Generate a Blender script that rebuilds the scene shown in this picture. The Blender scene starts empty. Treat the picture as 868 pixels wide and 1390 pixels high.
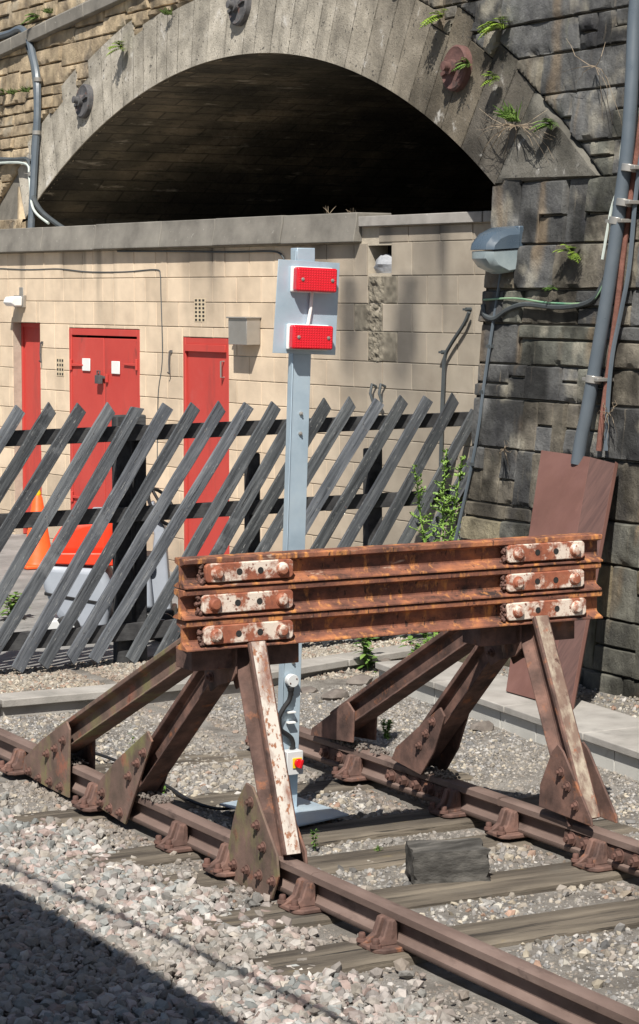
import bpy, math, random
import numpy as np
from math import radians as R, sin, cos, pi, atan, tan, sqrt, floor
from mathutils import Vector, Matrix

# ------------------------------------------------------------------ camera, world, sun
scn = bpy.context.scene
YAW = atan(1764/3200); PIT = atan(255/3200); CZ = 2.66; FL = 3200.0; PX, PY = 434.0, 650.0
cd = bpy.data.cameras.new('camera'); cam = bpy.data.objects.new('camera', cd); scn.collection.objects.link(cam)
cam.location = (0, 0, CZ)
cam.rotation_euler = (pi/2 - PIT, 0, -YAW)
cd.sensor_fit = 'VERTICAL'; cd.sensor_height = 36; cd.lens = FL/1390*36
cd.shift_y = -45/1390; cd.clip_start = .1; cd.clip_end = 2000
scn.camera = cam
SUN_AZ = R(39)      # compass bearing (from +Y towards +X) that shadows point to
SUN_EL = R(51)
w = bpy.data.worlds.new('World'); scn.world = w; w.use_nodes = True
nt = w.node_tree; bg = nt.nodes['Background']
sky = nt.nodes.new('ShaderNodeTexSky'); sky.sky_type = 'NISHITA'; sky.sun_disc = False
sky.sun_elevation = SUN_EL; sky.sun_rotation = SUN_AZ + pi
nt.links.new(sky.outputs[0], bg.inputs[0]); bg.inputs[1].default_value = .052
sl = bpy.data.lights.new('sun', 'SUN'); sun = bpy.data.objects.new('sun', sl); scn.collection.objects.link(sun)
sl.energy = 4.6; sl.angle = R(.53); sl.color = (1, .955, .88)
sd = Vector((sin(SUN_AZ)*cos(SUN_EL), cos(SUN_AZ)*cos(SUN_EL), -sin(SUN_EL)))
sun.rotation_euler = sd.to_track_quat('-Z', 'Y').to_euler(); sun.location = (0, 0, 30)
scn.view_settings.view_transform = 'Standard'; scn.view_settings.look = 'None'
scn.view_settings.exposure = .58; scn.view_settings.gamma = 1

# ------------------------------------------------------------------ measuring helpers: photograph pixel -> point on a known plane
_F = Vector((sin(YAW)*cos(PIT), cos(YAW)*cos(PIT), -sin(PIT))); _R = Vector((cos(YAW), -sin(YAW), 0)); _U = _R.cross(_F)
C0 = Vector((0, 0, CZ))
def ray(x, y): return _F + _R*((x-PX)/FL) - _U*((y-PY)/FL)
def on_z(x, y, z):
    d = ray(x, y); return C0 + d*((z-CZ)/d.z)
def on_x(x, y, X, b=0):
    d = ray(x, y); return C0 + d*((X+b*CZ)/(d.x-b*d.z))
def on_y(x, y, Y):
    d = ray(x, y); return C0 + d*(Y/d.y)
WD = Vector((-sin(R(6)), cos(R(6)), 0)); WN = Vector((cos(R(6)), sin(R(6)), 0)); WP = Vector((9.65, 14.2, 0))
def on_w(x, y, out=0):           # front face of the blockwork building: returns (u, z)
    d = ray(x, y); q = C0 + d*(((WP-C0-WN*out).dot(WN))/d.dot(WN)); return ((q-WP).dot(WD), q.z)
def wpt(u, z, out=0): return WP + WD*u - WN*out + Vector((0, 0, z))
XV, BAT = 8.93, .1               # viaduct face: X = XV + BAT*z
def vpt(y, z, out=0): return Vector((XV + BAT*z - out, y, z))
def on_v(x, y, out=0):
    p = on_x(x, y, XV-out, BAT); return p

# ------------------------------------------------------------------ noise
def _h(ix, iy, s):
    n = (ix.astype(np.int64)*374761393 + iy.astype(np.int64)*668265263 + s*1442695041) & 0x7fffffff
    n = ((n ^ (n >> 13))*1274126177) & 0x7fffffff
    n = ((n ^ (n >> 15))*2246822519) & 0x7fffffff
    return (n & 0xffff)/65535.
def vn(x, y, s=0):
    x = np.asarray(x, float); y = np.asarray(y, float)
    ix = np.floor(x); iy = np.floor(y); fx = x-ix; fy = y-iy
    fx = fx*fx*(3-2*fx); fy = fy*fy*(3-2*fy)
    a = _h(ix, iy, s); b = _h(ix+1, iy, s); c = _h(ix, iy+1, s); d = _h(ix+1, iy+1, s)
    return a + (b-a)*fx + (c-a)*fy + (a-b-c+d)*fx*fy
def fbm(x, y, s=0, o=4):
    t = 0; a = .5
    for i in range(o): t = t + a*vn(x*2**i, y*2**i, s+i*17); a *= .5
    return t/(1-.5**o)

# ------------------------------------------------------------------ materials
def lin(c): return tuple(v for v in c) + (1,)
def mat(name, cols, scale=6, rough=.8, metal=0, bump=.3, bscale=30, bdist=.01, attr=False, stretch=(1, 1, 1),
        layers=(), detail=8, spec=.3, coat=0, seeded=True, bstretch=(1, 1, 1)):
    m = bpy.data.materials.new(name); m.use_nodes = True; t = m.node_tree; N = t.nodes; L = t.links
    b = N['Principled BSDF']
    tc = N.new('ShaderNodeTexCoord'); oi = N.new('ShaderNodeObjectInfo')
    ad = N.new('ShaderNodeVectorMath'); ad.operation = 'ADD'
    L.new(tc.outputs['Object'], ad.inputs[0])
    mu = N.new('ShaderNodeMath'); mu.operation = 'MULTIPLY'; mu.inputs[1].default_value = 37 if seeded else 0
    L.new(oi.outputs['Random'], mu.inputs[0]); L.new(mu.outputs[0], ad.inputs[1])
    def noise(sc, st, det=detail, rg=.6):
        mp = N.new('ShaderNodeMapping'); mp.inputs['Scale'].default_value = st; L.new(ad.outputs[0], mp.inputs[0])
        n = N.new('ShaderNodeTexNoise'); n.inputs['Scale'].default_value = sc; n.inputs['Detail'].default_value = det
        n.inputs['Roughness'].default_value = rg; L.new(mp.outputs[0], n.inputs['Vector']); return n.outputs['Fac']
    def ramp(f, stops):
        r = N.new('ShaderNodeValToRGB'); e = r.color_ramp.elements
        while len(e) > 1: e.remove(e[-1])
        e[0].position = stops[0][0]; e[0].color = lin(stops[0][1])
        for p, c in stops[1:]:
            k = e.new(p); k.color = lin(c)
        L.new(f, r.inputs[0]); return r.outputs[0]
    def mix(f, a, bb, mode='MIX'):
        x = N.new('ShaderNodeMix'); x.data_type = 'RGBA'; x.blend_type = mode
        if isinstance(f, float): x.inputs[0].default_value = f
        else: L.new(f, x.inputs[0])
        for s, v in ((x.inputs[6], a), (x.inputs[7], bb)):
            if isinstance(v, tuple): s.default_value = lin(v)
            else: L.new(v, s)
        return x.outputs[2]
    if len(cols) == 1: c = ramp(noise(scale, stretch), [(.3, tuple(v*.85 for v in cols[0])), (.7, tuple(min(1, v*1.12) for v in cols[0]))])
    elif isinstance(cols[0][0], tuple) or len(cols[0]) == 2: c = ramp(noise(scale, stretch), cols)
    else:
        k = len(cols); c = ramp(noise(scale, stretch), [(.3+.4*i/(k-1), cols[i]) for i in range(k)])
    if attr:
        a = N.new('ShaderNodeVertexColor'); a.layer_name = 'Col'
        c = mix(1., c, a.outputs[0], 'MULTIPLY')
    for (lc, lo, hi, sc, st) in layers:      # colour, threshold low/high, scale, stretch
        f = noise(sc, st, 10, .65)
        mr = N.new('ShaderNodeMapRange'); mr.inputs[1].default_value = lo; mr.inputs[2].default_value = hi
        L.new(f, mr.inputs[0]); c = mix(mr.outputs[0], c, lc)
    L.new(c, b.inputs['Base Color'])
    rr = N.new('ShaderNodeMapRange'); rr.inputs[1].default_value = .3; rr.inputs[2].default_value = .7
    rr.inputs[3].default_value = max(.05, rough-.12); rr.inputs[4].default_value = min(1, rough+.12)
    L.new(noise(scale*2.3, (1, 1, 1), 4), rr.inputs[0]); L.new(rr.outputs[0], b.inputs['Roughness'])
    b.inputs['Metallic'].default_value = metal; b.inputs['Specular IOR Level'].default_value = spec
    b.inputs['Coat Weight'].default_value = coat
    if bump:
        bp = N.new('ShaderNodeBump'); bp.inputs['Strength'].default_value = bump; bp.inputs['Distance'].default_value = bdist
        L.new(noise(bscale, bstretch, 10, .7), bp.inputs['Height']); L.new(bp.outputs[0], b.inputs['Normal'])
    return m
O = (1, 1, 1)
M = {}
M['stone'] = mat('weathered_stone', [(.50, .48, .47), (.74, .71, .66), (1.02, .98, .9)], 5, .92, bump=.9, bscale=22, bdist=.02, attr=True, spec=.2,
                 layers=[((.045, .045, .05), .54, .76, 2.4, (1, 1, .5)), ((.30, .25, .185), .62, .80, 3.2, (1, 3.5, .3)), ((.15, .155, .085), .66, .84, 2.3, (1, 2, .5)), ((.05,.05,.05), .66, .72, 30, O), ((.42,.40,.35), .70, .76, 17, O)])
M['ring'] = mat('arch_ring_stone', [(.62, .6, .56), (.85, .82, .76), (1.05, 1.02, .97)], 5, .92, bump=.9, bscale=45, bdist=.012, attr=True, spec=.2,
                layers=[((.05, .048, .045), .60, .66, 24, (1, 1, 1)), ((.12, .11, .09), .6, .82, 2.6, (1, 2, .4)), ((.62, .6, .56), .62, .74, 5, O)])
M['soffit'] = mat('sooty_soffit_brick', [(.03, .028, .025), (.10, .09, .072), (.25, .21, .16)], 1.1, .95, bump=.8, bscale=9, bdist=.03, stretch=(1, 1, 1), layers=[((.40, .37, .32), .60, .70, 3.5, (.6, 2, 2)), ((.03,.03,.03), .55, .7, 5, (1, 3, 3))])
M['block'] = mat('concrete_blockwork', [(.84, .82, .8), (.97, .96, .94), (1.08, 1.07, 1.05)], 3, .92, bump=.6, bscale=160, bdist=.004, attr=True, spec=.2,
                 layers=[((.24, .215, .18), .66, .88, 2.2, (2.5, 2.5, .35))])
M['mortar'] = mat('old_mortar', [(.13, .12, .10), (.22, .2, .17)], 9, .95, bump=.6, bscale=60)
M['blockmortar'] = mat('block_mortar', [(.36, .315, .25), (.50, .44, .35)], 9, .95, bump=.5, bscale=80)
M['concrete'] = mat('weathered_concrete', [(.22, .21, .19), (.32, .30, .275), (.40, .38, .35)], 3, .9, bump=.5, bscale=90, bdist=.005,
                    layers=[((.13, .125, .115), .58, .78, 2, (1, 1, 1)), ((.45, .43, .4), .66, .74, 14, O)])
M['concrete_light'] = mat('pale_concrete', [(.42, .41, .38), (.55, .54, .5)], 3, .9, bump=.4, bscale=90, bdist=.004, layers=[((.25, .24, .21), .6, .78, 5, O)])
M['coping'] = mat('coping_concrete', [(.13, .12, .105), (.21, .195, .17), (.28, .26, .225)], 2.5, .92, bump=.5, bscale=70, bdist=.005,
                  layers=[((.10, .097, .09), .6, .8, 2.4, (1, 1, 1)), ((.40,.38,.34), .64, .72, 18, O)])
M['door'] = mat('red_door_paint', [(.47, .055, .045), (.53, .07, .055)], 2, .5, bump=.12, bscale=20, bdist=.004, layers=[((.5, .1, .085), .6, .8, 3, (1, 1, 1)), ((.22, .05, .04), .64, .74, 6, (1, 1, .5)), ((.30, .06, .05), .58, .74, 2.2, (2, 2, .3))])
M['rust'] = mat('rusted_steel', [(.06, .038, .032), (.13, .078, .064), (.24, .135, .105)], 7, .82, .1, bump=.6, bscale=60, bdist=.004,
                layers=[((.05, .034, .03), .57, .72, 9, O), ((.32, .13, .065), .58, .72, 11, O), ((.33, .22, .17), .64, .74, 6, (1, 1, .5))])
M['rustgreen'] = mat('rusted_steel_with_algae', [(.10, .074, .058), (.165, .11, .088), (.23, .145, .118)], 7, .85, .1, bump=.5, bscale=60, bdist=.004,
                     layers=[((.20, .19, .085), .50, .66, 5, (1, 1, .6)), ((.33, .13, .085), .57, .70, 6, O), ((.055, .04, .034), .62, .74, 12, O)])
M['beam'] = mat('orange_rusted_rail', [(.07, .038, .031), (.21, .088, .058), (.46, .18, .08)], 9, .8, .1, bump=.7, bscale=50, bdist=.005, stretch=(.7, 1, 1),
                layers=[((.045, .03, .027), .56, .68, 12, (.6, 1, 1)), ((.55, .43, .33), .64, .72, 13, (.35, 1, 1.6)), ((.55, .24, .08), .54, .66, 14, (1.4, 1, .6)), ((.05, .03, .025), .60, .66, 30, (1.5, 1, .5))])
M['plate'] = mat('rusted_plate_with_old_white_paint', [(.17, .065, .045), (.31, .105, .06), (.36, .15, .09)], 16, .7, .1, bump=.6, bscale=60, bdist=.003,
                 layers=[((.68, .58, .49), .49, .58, 10, O), ((.2, .075, .05), .58, .64, 38, O), ((.035, .025, .022), .66, .72, 25, O)])
M['paintrust'] = mat('rusted_rail_with_worn_white_paint', [(.18, .09, .07), (.28, .14, .10)], 9, .8, .1, bump=.6, bscale=70, bdist=.003,
                     layers=[((.58, .53, .47), .38, .56, 7, (1.2, 1.2, .3)), ((.3, .14, .08), .55, .60, 45, (1, 1, .6)), ((.30, .17, .12), .54, .66, 9, (2, 2, .3)), ((.09, .05, .04), .64, .69, 30, (1, 1, .5))])
M['railhead'] = mat('rusted_running_rail', [(.12, .083, .07), (.185, .13, .11), (.24, .175, .15)], 6, .75, .15, bump=.4, bscale=70, bdist=.003, stretch=(1, .3, 1),
                    layers=[((.07, .048, .042), .58, .72, 7, (1, .5, 1)), ((.33, .15, .09), .68, .78, 10, O)])
M['sheet'] = mat('smooth_brown_rusted_sheet', [(.13, .065, .052), (.16, .080, .065), (.19, .098, .082)], 2.5, .62, .15, bump=.15, bscale=40, bdist=.003, layers=[((.12, .058, .048), .5, .8, 2, O), ((.24, .12, .095), .62, .8, 6, (1, 1, .5))])
M['sheet2'] = mat('dark_grained_rusted_sheet', [(.075, .042, .038), (.10, .056, .048), (.13, .07, .06)], 6, .7, .1, bump=.3, bscale=40, bdist=.003, stretch=(1, 6, .3))
M['bolt'] = mat('dark_rusted_bolt', [(.09, .055, .045), (.19, .10, .08)], 20, .8, .2, bump=.5, bscale=90, bdist=.002)
M['galv'] = mat('galvanised_steel', [(.36, .46, .54), (.44, .54, .62), (.50, .59, .65)], 5, .42, .35, bump=.06, bscale=60, bdist=.002, spec=.5)
M['galvbox'] = mat('stainless_sheet', [(.36, .34, .31), (.46, .44, .41)], 4, .4, .6, bump=.05, bscale=40)
M['lens'] = mat('red_lens_plastic', [(.52, .004, .012), (.66, .008, .022)], 10, .16, bump=0, spec=.6, coat=.6)
M['lensrib'] = mat('red_lens_prism', [(.66, .008, .02), (.74, .014, .032)], 10, .2, bump=0, spec=.6, coat=.6)
M['whiteplastic'] = mat('white_plastic', [(.72, .72, .70), (.8, .8, .78)], 5, .45, bump=.05)
M['greybox'] = mat('pale_grey_plastic', [(.52, .53, .53), (.58, .59, .59)], 5, .45, bump=.05)
M['redknob'] = mat('red_knob_plastic', [(.55, .01, .015)], 5, .25, bump=0, spec=.5)
M['yellow'] = mat('yellow_plastic', [(.75, .5, .02)], 5, .4, bump=0)
M['black'] = mat('black_rubber', [(.012, .012, .013), (.02, .02, .021)], 9, .5, bump=.1, spec=.4)
M['bluepipe'] = mat('slate_grey_plastic_pipe', [(.085, .105, .125), (.11, .13, .15)], 4, .38, bump=.08, spec=.45, layers=[((.16, .17, .17), .62, .8, 6, O)])
M['cable'] = mat('grey_cable_sheath', [(.05, .058, .062), (.085, .095, .1)], 6, .6, bump=.2)
M['palecable'] = mat('pale_cable_sheath', [(.45, .5, .47), (.55, .6, .55)], 6, .5, bump=.1)
M['greencable'] = mat('green_cable_sheath', [(.12, .3, .2), (.3, .42, .25)], 6, .5, bump=.1)
M['rustpipe'] = mat('rusted_conduit', [(.13, .06, .045), (.24, .11, .085)], 14, .85, .1, bump=.6, bscale=60)
M['fence'] = mat('charcoal_stained_timber', [(.035, .039, .045), (.09, .098, .108), (.17, .18, .19)], 16, .72, bump=1, bscale=16, bdist=.008, stretch=(2, 2, .12), bstretch=(4, 4, .22), attr=True, spec=.35,
                 layers=[((.27, .27, .26), .60, .68, 34, (2.5, 2.5, .5)), ((.016, .016, .018), .60, .66, 22, (4, 4, .14)), ((.22,.23,.24), .6, .8, 3, O)])
M['fencedark'] = mat('black_stained_timber', [(.02, .02, .022), (.075, .075, .076)], 9, .85, bump=.7, bscale=16, bdist=.006, bstretch=(.3, 3, 3), layers=[((.12, .12, .12), .66, .74, 16, (.4, 2, 3))])
M['sleeper'] = mat('grey_sleeper_timber', [(.045, .037, .03), (.125, .105, .082), (.23, .195, .15)], 9, .92, bump=1, bscale=12, bdist=.012, stretch=(.12, 1, 1), bstretch=(.15, 3, 3),
                   layers=[((.27, .21, .09), .62, .74, 5, (.4, 1, 1)), ((.028, .025, .022), .57, .63, 14, (.10, 3, 3)), ((.11, .10, .085), .55, .75, 2.5, O)])
M['oldblock'] = mat('old_dark_timber_block', [(.025, .023, .02), (.07, .066, .06), (.16, .15, .135)], 14, .95, bump=1, bscale=16, bdist=.012, stretch=(.3, 1, 1), bstretch=(.4, 2, 2))
M['ground'] = mat('gravel_dust', [(.14, .127, .112), (.22, .203, .182), (.30, .28, .255)], 5, .97, bump=1, bscale=70, bdist=.015, spec=.1, layers=[((.13, .12, .105), .56, .74, 2.2, O)])
M['yard'] = mat('yard_tarmac', [(.16, .155, .15), (.22, .215, .205), (.28, .27, .26)], 3, .95, bump=.7, bscale=80, bdist=.008, layers=[((.09, .09, .085), .6, .68, 5, (1, 3, 1))])
M['ballast'] = mat('ballast_stone', [(.78, .77, .76), (1, 1, 1), (1.1, 1.09, 1.08)], 40, .93, bump=.5, bscale=150, bdist=.003, attr=True, spec=.2)
M['rock'] = mat('loose_rock', [(.12, .10, .09), (.21, .185, .16)], 12, .95, bump=.8, bscale=50, bdist=.006)
M['leaf'] = mat('green_leaf', [(.05, .11, .02), (.11, .20, .04), (.20, .30, .08)], 9, .55, bump=0, spec=.35)
M['leafpale'] = mat('yellow_green_frond', [(.12, .2, .03), (.24, .36, .05), (.36, .45, .09)], 9, .55, bump=0, spec=.35)
M['weedleaf'] = mat('mid_green_weed_leaf', [(.10, .19, .03), (.18, .30, .06), (.26, .38, .09)], 9, .55, bump=0, spec=.35)
M['moss'] = mat('dull_green_moss', [(.05, .085, .02), (.10, .14, .035)], 20, .8, bump=0)
M['twig'] = mat('dry_twig', [(.22, .17, .12), (.36, .29, .21)], 20, .9, bump=0)
M['orange'] = mat('orange_plastic', [(.80, .10, .02), (.86, .13, .03)], 5, .5, bump=.05)
M['scrubred'] = mat('red_orange_machine_cover', [(.78, .05, .018), (.84, .065, .025)], 5, .4, bump=.03, spec=.5)
M['scrubgrey'] = mat('grey_machine_plastic', [(.30, .33, .38), (.36, .39, .44)], 5, .5, bump=.04)
M['lampshell'] = mat('dark_lamp_shell', [(.06, .085, .115), (.08, .11, .14)], 5, .3, bump=.03, spec=.6, coat=.3)
M['lampglass'] = mat('milky_lamp_lens', [(.20, .25, .27), (.30, .35, .36)], 5, .2, bump=.03, spec=.6)
M['bag'] = mat('crumpled_grey_bag', [(.25, .26, .28), (.42, .43, .45)], 14, .5, bump=.6, bscale=18, bdist=.02)
M['darkhole'] = mat('unlit_interior', [(.02, .02, .02), (.03, .03, .028)], 5, .95, bump=0)
M['castiron'] = mat('weathered_cast_iron', [(.07, .07, .075), (.14, .135, .135)], 14, .8, .2, bump=.5, bscale=40, layers=[((.2, .1, .08), .58, .68, 9, O)])
M['ironrust'] = mat('rusted_cast_iron', [(.10, .055, .05), (.17, .09, .078)], 14, .85, .1, bump=.5, bscale=40, layers=[((.07, .05, .045), .55, .65, 9, O)])

def brick_bump(m, w_, h_):
    t = m.node_tree; N = t.nodes; L = t.links; b = N['Principled BSDF']; tc = N.new('ShaderNodeTexCoord'); br = N.new('ShaderNodeTexBrick')
    br.inputs['Scale'].default_value = 1; br.inputs['Brick Width'].default_value = w_; br.inputs['Row Height'].default_value = h_; br.inputs['Mortar Size'].default_value = .012
    br.inputs['Color1'].default_value = (.7, .7, .7, 1); br.inputs['Color2'].default_value = (1.1, 1.07, 1.0, 1); br.inputs['Mortar'].default_value = (.5, .5, .5, 1)
    L.new(tc.outputs['Object'], br.inputs['Vector']); src = b.inputs['Base Color'].links[0].from_socket
    x = N.new('ShaderNodeMix'); x.data_type = 'RGBA'; x.blend_type = 'MULTIPLY'; x.inputs[0].default_value = 1; L.new(src, x.inputs[6]); L.new(br.outputs['Color'], x.inputs[7]); L.new(x.outputs[2], b.inputs['Base Color'])
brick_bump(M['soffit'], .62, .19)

# ------------------------------------------------------------------ mesh building
class MB:
    def __init__(s): s.v = []; s.f = []; s.c = []
    def add(s, vs, fs, col=None):
        o = len(s.v); s.v += [tuple(p) for p in vs]; s.f += [tuple(i+o for i in f) for f in fs]
        s.c += [col or (1, 1, 1)]*len(vs)
    def box(s, a, b, col=None, m=None):
        vs = [Vector((x, y, z)) for z in (a[2], b[2]) for y in (a[1], b[1]) for x in (a[0], b[0])]
        if m: vs = [m @ p for p in vs]
        s.add(vs, [(0, 2, 3, 1), (4, 5, 7, 6), (0, 1, 5, 4), (2, 6, 7, 3), (0, 4, 6, 2), (1, 3, 7, 5)], col); return s
    def prism(s, poly, off, col=None):        # poly: list of 3D points, off: extrusion vector
        n = len(poly); off = Vector(off); P = [Vector(p) for p in poly]
        s.add(P + [p+off for p in P], [tuple(range(n))[::-1], tuple(range(n, 2*n))] + [(i, (i+1) % n, (i+1) % n+n, i+n) for i in range(n)], col); return s
    def sweep(s, prof, p0, p1, up, col=None):   # prof (side, up) outline swept from p0 to p1
        p0 = Vector(p0); p1 = Vector(p1); t = (p1-p0).normalized(); up = Vector(up); up = (up - t*up.dot(t)).normalized(); sd_ = t.cross(up)
        s.prism([p0 + sd_*a + up*b for a, b in prof], p1-p0, col); return s
    def tube(s, pts, r, n=8, r2=None, cap=True, col=None):
        P = [Vector(p) for p in pts]; vs = []; fs = []; k = len(P)
        u = None
        for i, p in enumerate(P):
            t = (P[min(i+1, k-1)] - P[max(i-1, 0)]).normalized()
            if u is None: u = t.orthogonal().normalized()
            u = (u - t*u.dot(t)).normalized(); v = t.cross(u)
            rr = r if r2 is None else r + (r2-r)*i/(k-1)
            vs += [p + (u*cos(2*pi*j/n) + v*sin(2*pi*j/n))*rr for j in range(n)]
        for i in range(k-1):
            for j in range(n): fs.append((i*n+j, i*n+(j+1) % n, (i+1)*n+(j+1) % n, (i+1)*n+j))
        if cap: fs += [tuple(range(n))[::-1], tuple((k-1)*n+j for j in range(n))]
        s.add(vs, fs, col); return s
    def cyl(s, p0, p1, r, n=12, r2=None): return s.tube([p0, p1], r, n, r2)
    def lathe(s, c, ax, prof, n=20):           # prof: (radius, height along ax)
        ax = Vector(ax).normalized(); u = ax.orthogonal().normalized(); v = ax.cross(u); c = Vector(c); vs = []; fs = []
        for r_, h in prof: vs += [c + ax*h + (u*cos(2*pi*j/n)+v*sin(2*pi*j/n))*r_ for j in range(n)]
        k = len(prof)
        for i in range(k-1):
            for j in range(n): fs.append((i*n+j, i*n+(j+1) % n, (i+1)*n+(j+1) % n, (i+1)*n+j))
        fs += [tuple(range(n))[::-1], tuple((k-1)*n+j for j in range(n))]
        s.add(vs, fs); return s
def origin(o):
    v = Vector((0, 0, 0))
    while o: v += o.location; o = o.parent
    return v
def build(name, mb, m, parent=None, org=None, smooth=35, bevel=0, seg=2, arr=None, weld=0):
    """link one mesh; vertices are given in world space and stored relative to the thing's origin"""
    base = origin(parent) if parent else Vector(org or (0, 0, 0))
    me = bpy.data.meshes.new(name)
    if arr is not None:
        V, Fq, Cc = arr; V = V - np.array(base)
        me.from_pydata([], [], []) ; me.vertices.add(len(V)); me.vertices.foreach_set('co', V.astype(np.float32).ravel())
        k = Fq.shape[1]; me.loops.add(Fq.size); me.loops.foreach_set('vertex_index', Fq.astype(np.int32).ravel())
        me.polygons.add(len(Fq)); me.polygons.foreach_set('loop_start', np.arange(0, Fq.size, k, dtype=np.int32)); me.update(calc_edges=True)
        if not smooth: me.polygons.foreach_set('use_smooth', [False]*len(Fq))
        if Cc is not None:
            a = me.color_attributes.new('Col', 'FLOAT_COLOR', 'POINT'); a.data.foreach_set('color', np.c_[Cc, np.ones(len(Cc))].astype(np.float32).ravel())
    else:
        me.from_pydata([tuple(Vector(p)-base) for p in mb.v], [], mb.f)
        a = me.color_attributes.new('Col', 'FLOAT_COLOR', 'POINT')
        a.data.foreach_set('color', np.array([tuple(c)+(1.,) for c in mb.c], dtype=np.float32).ravel())
        me.update()
    me.materials.append(m if not isinstance(m, str) else M[m])
    if smooth:
        me.polygons.foreach_set('use_smooth', [True]*len(me.polygons)); me.set_sharp_from_angle(angle=R(smooth))
    o = bpy.data.objects.new(name, me); scn.collection.objects.link(o)
    if parent: o.parent = parent
    else: o.location = base
    if bevel:
        b = o.modifiers.new('edge', 'BEVEL'); b.width = bevel; b.segments = seg; b.limit_method = 'ANGLE'; b.angle_limit = R(40)
    return o
def thing(name, loc, label, cat, group=None):
    o = bpy.data.objects.new(name, None); o.empty_display_size = .1; scn.collection.objects.link(o); o.location = loc
    return tag(o, label, cat, group)
def tag(o, label, cat, group=None):
    o['label'] = label; o['category'] = cat
    if group: o['group'] = group
    return o
def struct(o, kind='structure'):
    o['kind'] = kind; return o
def clone(root, loc, label, group=None, skip=()):
    r = root.copy(); scn.collection.objects.link(r); r.location = loc; r['label'] = label
    if group: r['group'] = group
    for ch in list(root.children):
        c = ch.copy(); scn.collection.objects.link(c); c.parent = r
        for g in list(ch.children):
            d = g.copy(); scn.collection.objects.link(d); d.parent = c
    return r
def hexbolt(p, ax, r=.016, h=.016, rot=0.):
    mb = MB(); ax = Vector(ax).normalized(); p = Vector(p)
    mb.lathe(p, ax, [(r*1.35, -.004), (r*1.35, .003), (r*1.3, .004)], 14)
    mb.cyl(p, p+ax*h, r, 6); mb.cyl(p+ax*h, p+ax*(h+.012), r*.5, 8); return mb
rnd = random.Random(11); rg = np.random.default_rng(5)

# ------------------------------------------------------------------ rock-faced masonry
def block_grid(a0, a1, z0, z1, rough, bulge, step, seed, flat=.25, edge=.010):
    """displaced front of one stone in the (a, z) plane; returns grid A, Z, D"""
    nx = max(3, int((a1-a0)/step)+1); nz = max(3, int((z1-z0)/step)+1)
    ea, ez = min(.2, edge*.8/(a1-a0)), min(.2, edge*.8/(z1-z0))
    ua = np.concatenate([[0], np.linspace(ea, 1-ea, nx), [1]]); uz = np.concatenate([[0], np.linspace(ez, 1-ez, nz), [1]])
    A, Z = np.meshgrid(a0+(a1-a0)*ua, z0+(z1-z0)*uz, indexing='ij')
    # wobbly outline
    wob = .012*rough/.03
    A = A + (vn(A*7+seed, Z*7, seed)-.5)*wob; Z = Z + (vn(A*7, Z*7+seed, seed+3)-.5)*wob
    d = np.minimum(np.minimum(A-a0, a1-A), np.minimum(Z-z0, z1-Z)); e = np.clip(d/edge, 0, 1); e = e*(2-e)
    n = fbm(A*3+seed*1.7, Z*4.5, seed, 5)-.5; n = n + .5*abs(fbm(A*6, Z*7+seed*.3, seed+21, 4)-.5)-.06 + (A-(a0+a1)/2)*rnd.uniform(-.2, .2) + (Z-(z0+z1)/2)*rnd.uniform(-.5, .3)
    chip = np.clip(fbm(A*9, Z*12+seed, seed+7, 3)-.58, 0, 1)
    under = np.clip(1-(Z-z0)/(.35*(z1-z0)), 0, 1)
    D = np.clip(e*(bulge + rough*1.5*n - rough*4*chip*(.15+1.2*under)), -.02, .07)
    return A, Z, D
class Stones:
    def __init__(s): s.V = []; s.F = []; s.C = []; s.n = 0
    def add(s, G, Dm, col, keep=None):
        """G (nx,nz,3) grid; adds front quads plus a skirt pushed back"""
        nx, nz = G.shape[:2]; idx = np.arange(nx*nz).reshape(nx, nz) + s.n
        q = np.stack([idx[:-1, :-1], idx[:-1, 1:], idx[1:, 1:], idx[1:, :-1]], -1)
        if keep is not None: q = q[keep]
        q = q.reshape(-1, 4)
        col = np.asarray(col); ca = np.tile(col, (nx*nz, 1)) if col.ndim == 1 else col.reshape(-1, 3)
        s.V.append(G.reshape(-1, 3)); s.C.append(ca); s.F.append(q); s.n += nx*nz
        if keep is not None and not keep.all(): return
        ring = np.concatenate([idx[:, 0], idx[-1, 1:], idx[-2::-1, -1], idx[0, -2:0:-1]]); rp = G.reshape(-1, 3)[ring-(s.n-nx*nz)]
        k = len(ring); b = rp + Dm; ii = np.arange(k)+s.n
        s.V.append(b); s.C.append(np.tile(ca.mean(0)*.8, (k, 1))); s.n += k
        s.F.append(np.stack([ring, np.roll(ring, -1), np.roll(ii, -1), ii], -1))
    def arr(s): return np.concatenate(s.V), np.concatenate(s.F), np.concatenate(s.C)

# ================================================================== GROUND
def gh(x, y):   # height of the ground
    x = np.asarray(x, float); y = np.asarray(y, float)
    z = (fbm(x*1.3, y*1.3, 3, 4)-.5)*.05 - .004
    z = z + np.clip((y-13.9)/.4, 0, 1)*.06
    t = np.clip((y-16.2 + (x-6)*.1)/6, 0, 1); z = z*(1-.6*np.clip((y-15)/1, 0, 1)) + t*.17
    z = z + np.clip((x-8.0)/.2, 0, 1)*np.clip((14.0-y)/.3, 0, 1)*.08
    z = z + np.clip((4.3-x)/.8, 0, 1)*.035*np.clip((13-y)/1, 0, 1)
    return z
def grid_sheet(x0, x1, y0, y1, st):
    xs = np.arange(x0, x1+st/2, st); ys = np.arange(y0, y1+st/2, st); X, Y = np.meshgrid(xs, ys, indexing='ij'); Z = gh(X, Y)
    i = np.arange(X.size).reshape(X.shape); q = np.stack([i[:-1, :-1], i[1:, :-1], i[1:, 1:], i[:-1, 1:]], -1).reshape(-1, 4)
    return np.stack([X, Y, Z], -1).reshape(-1, 3), q, None
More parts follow.
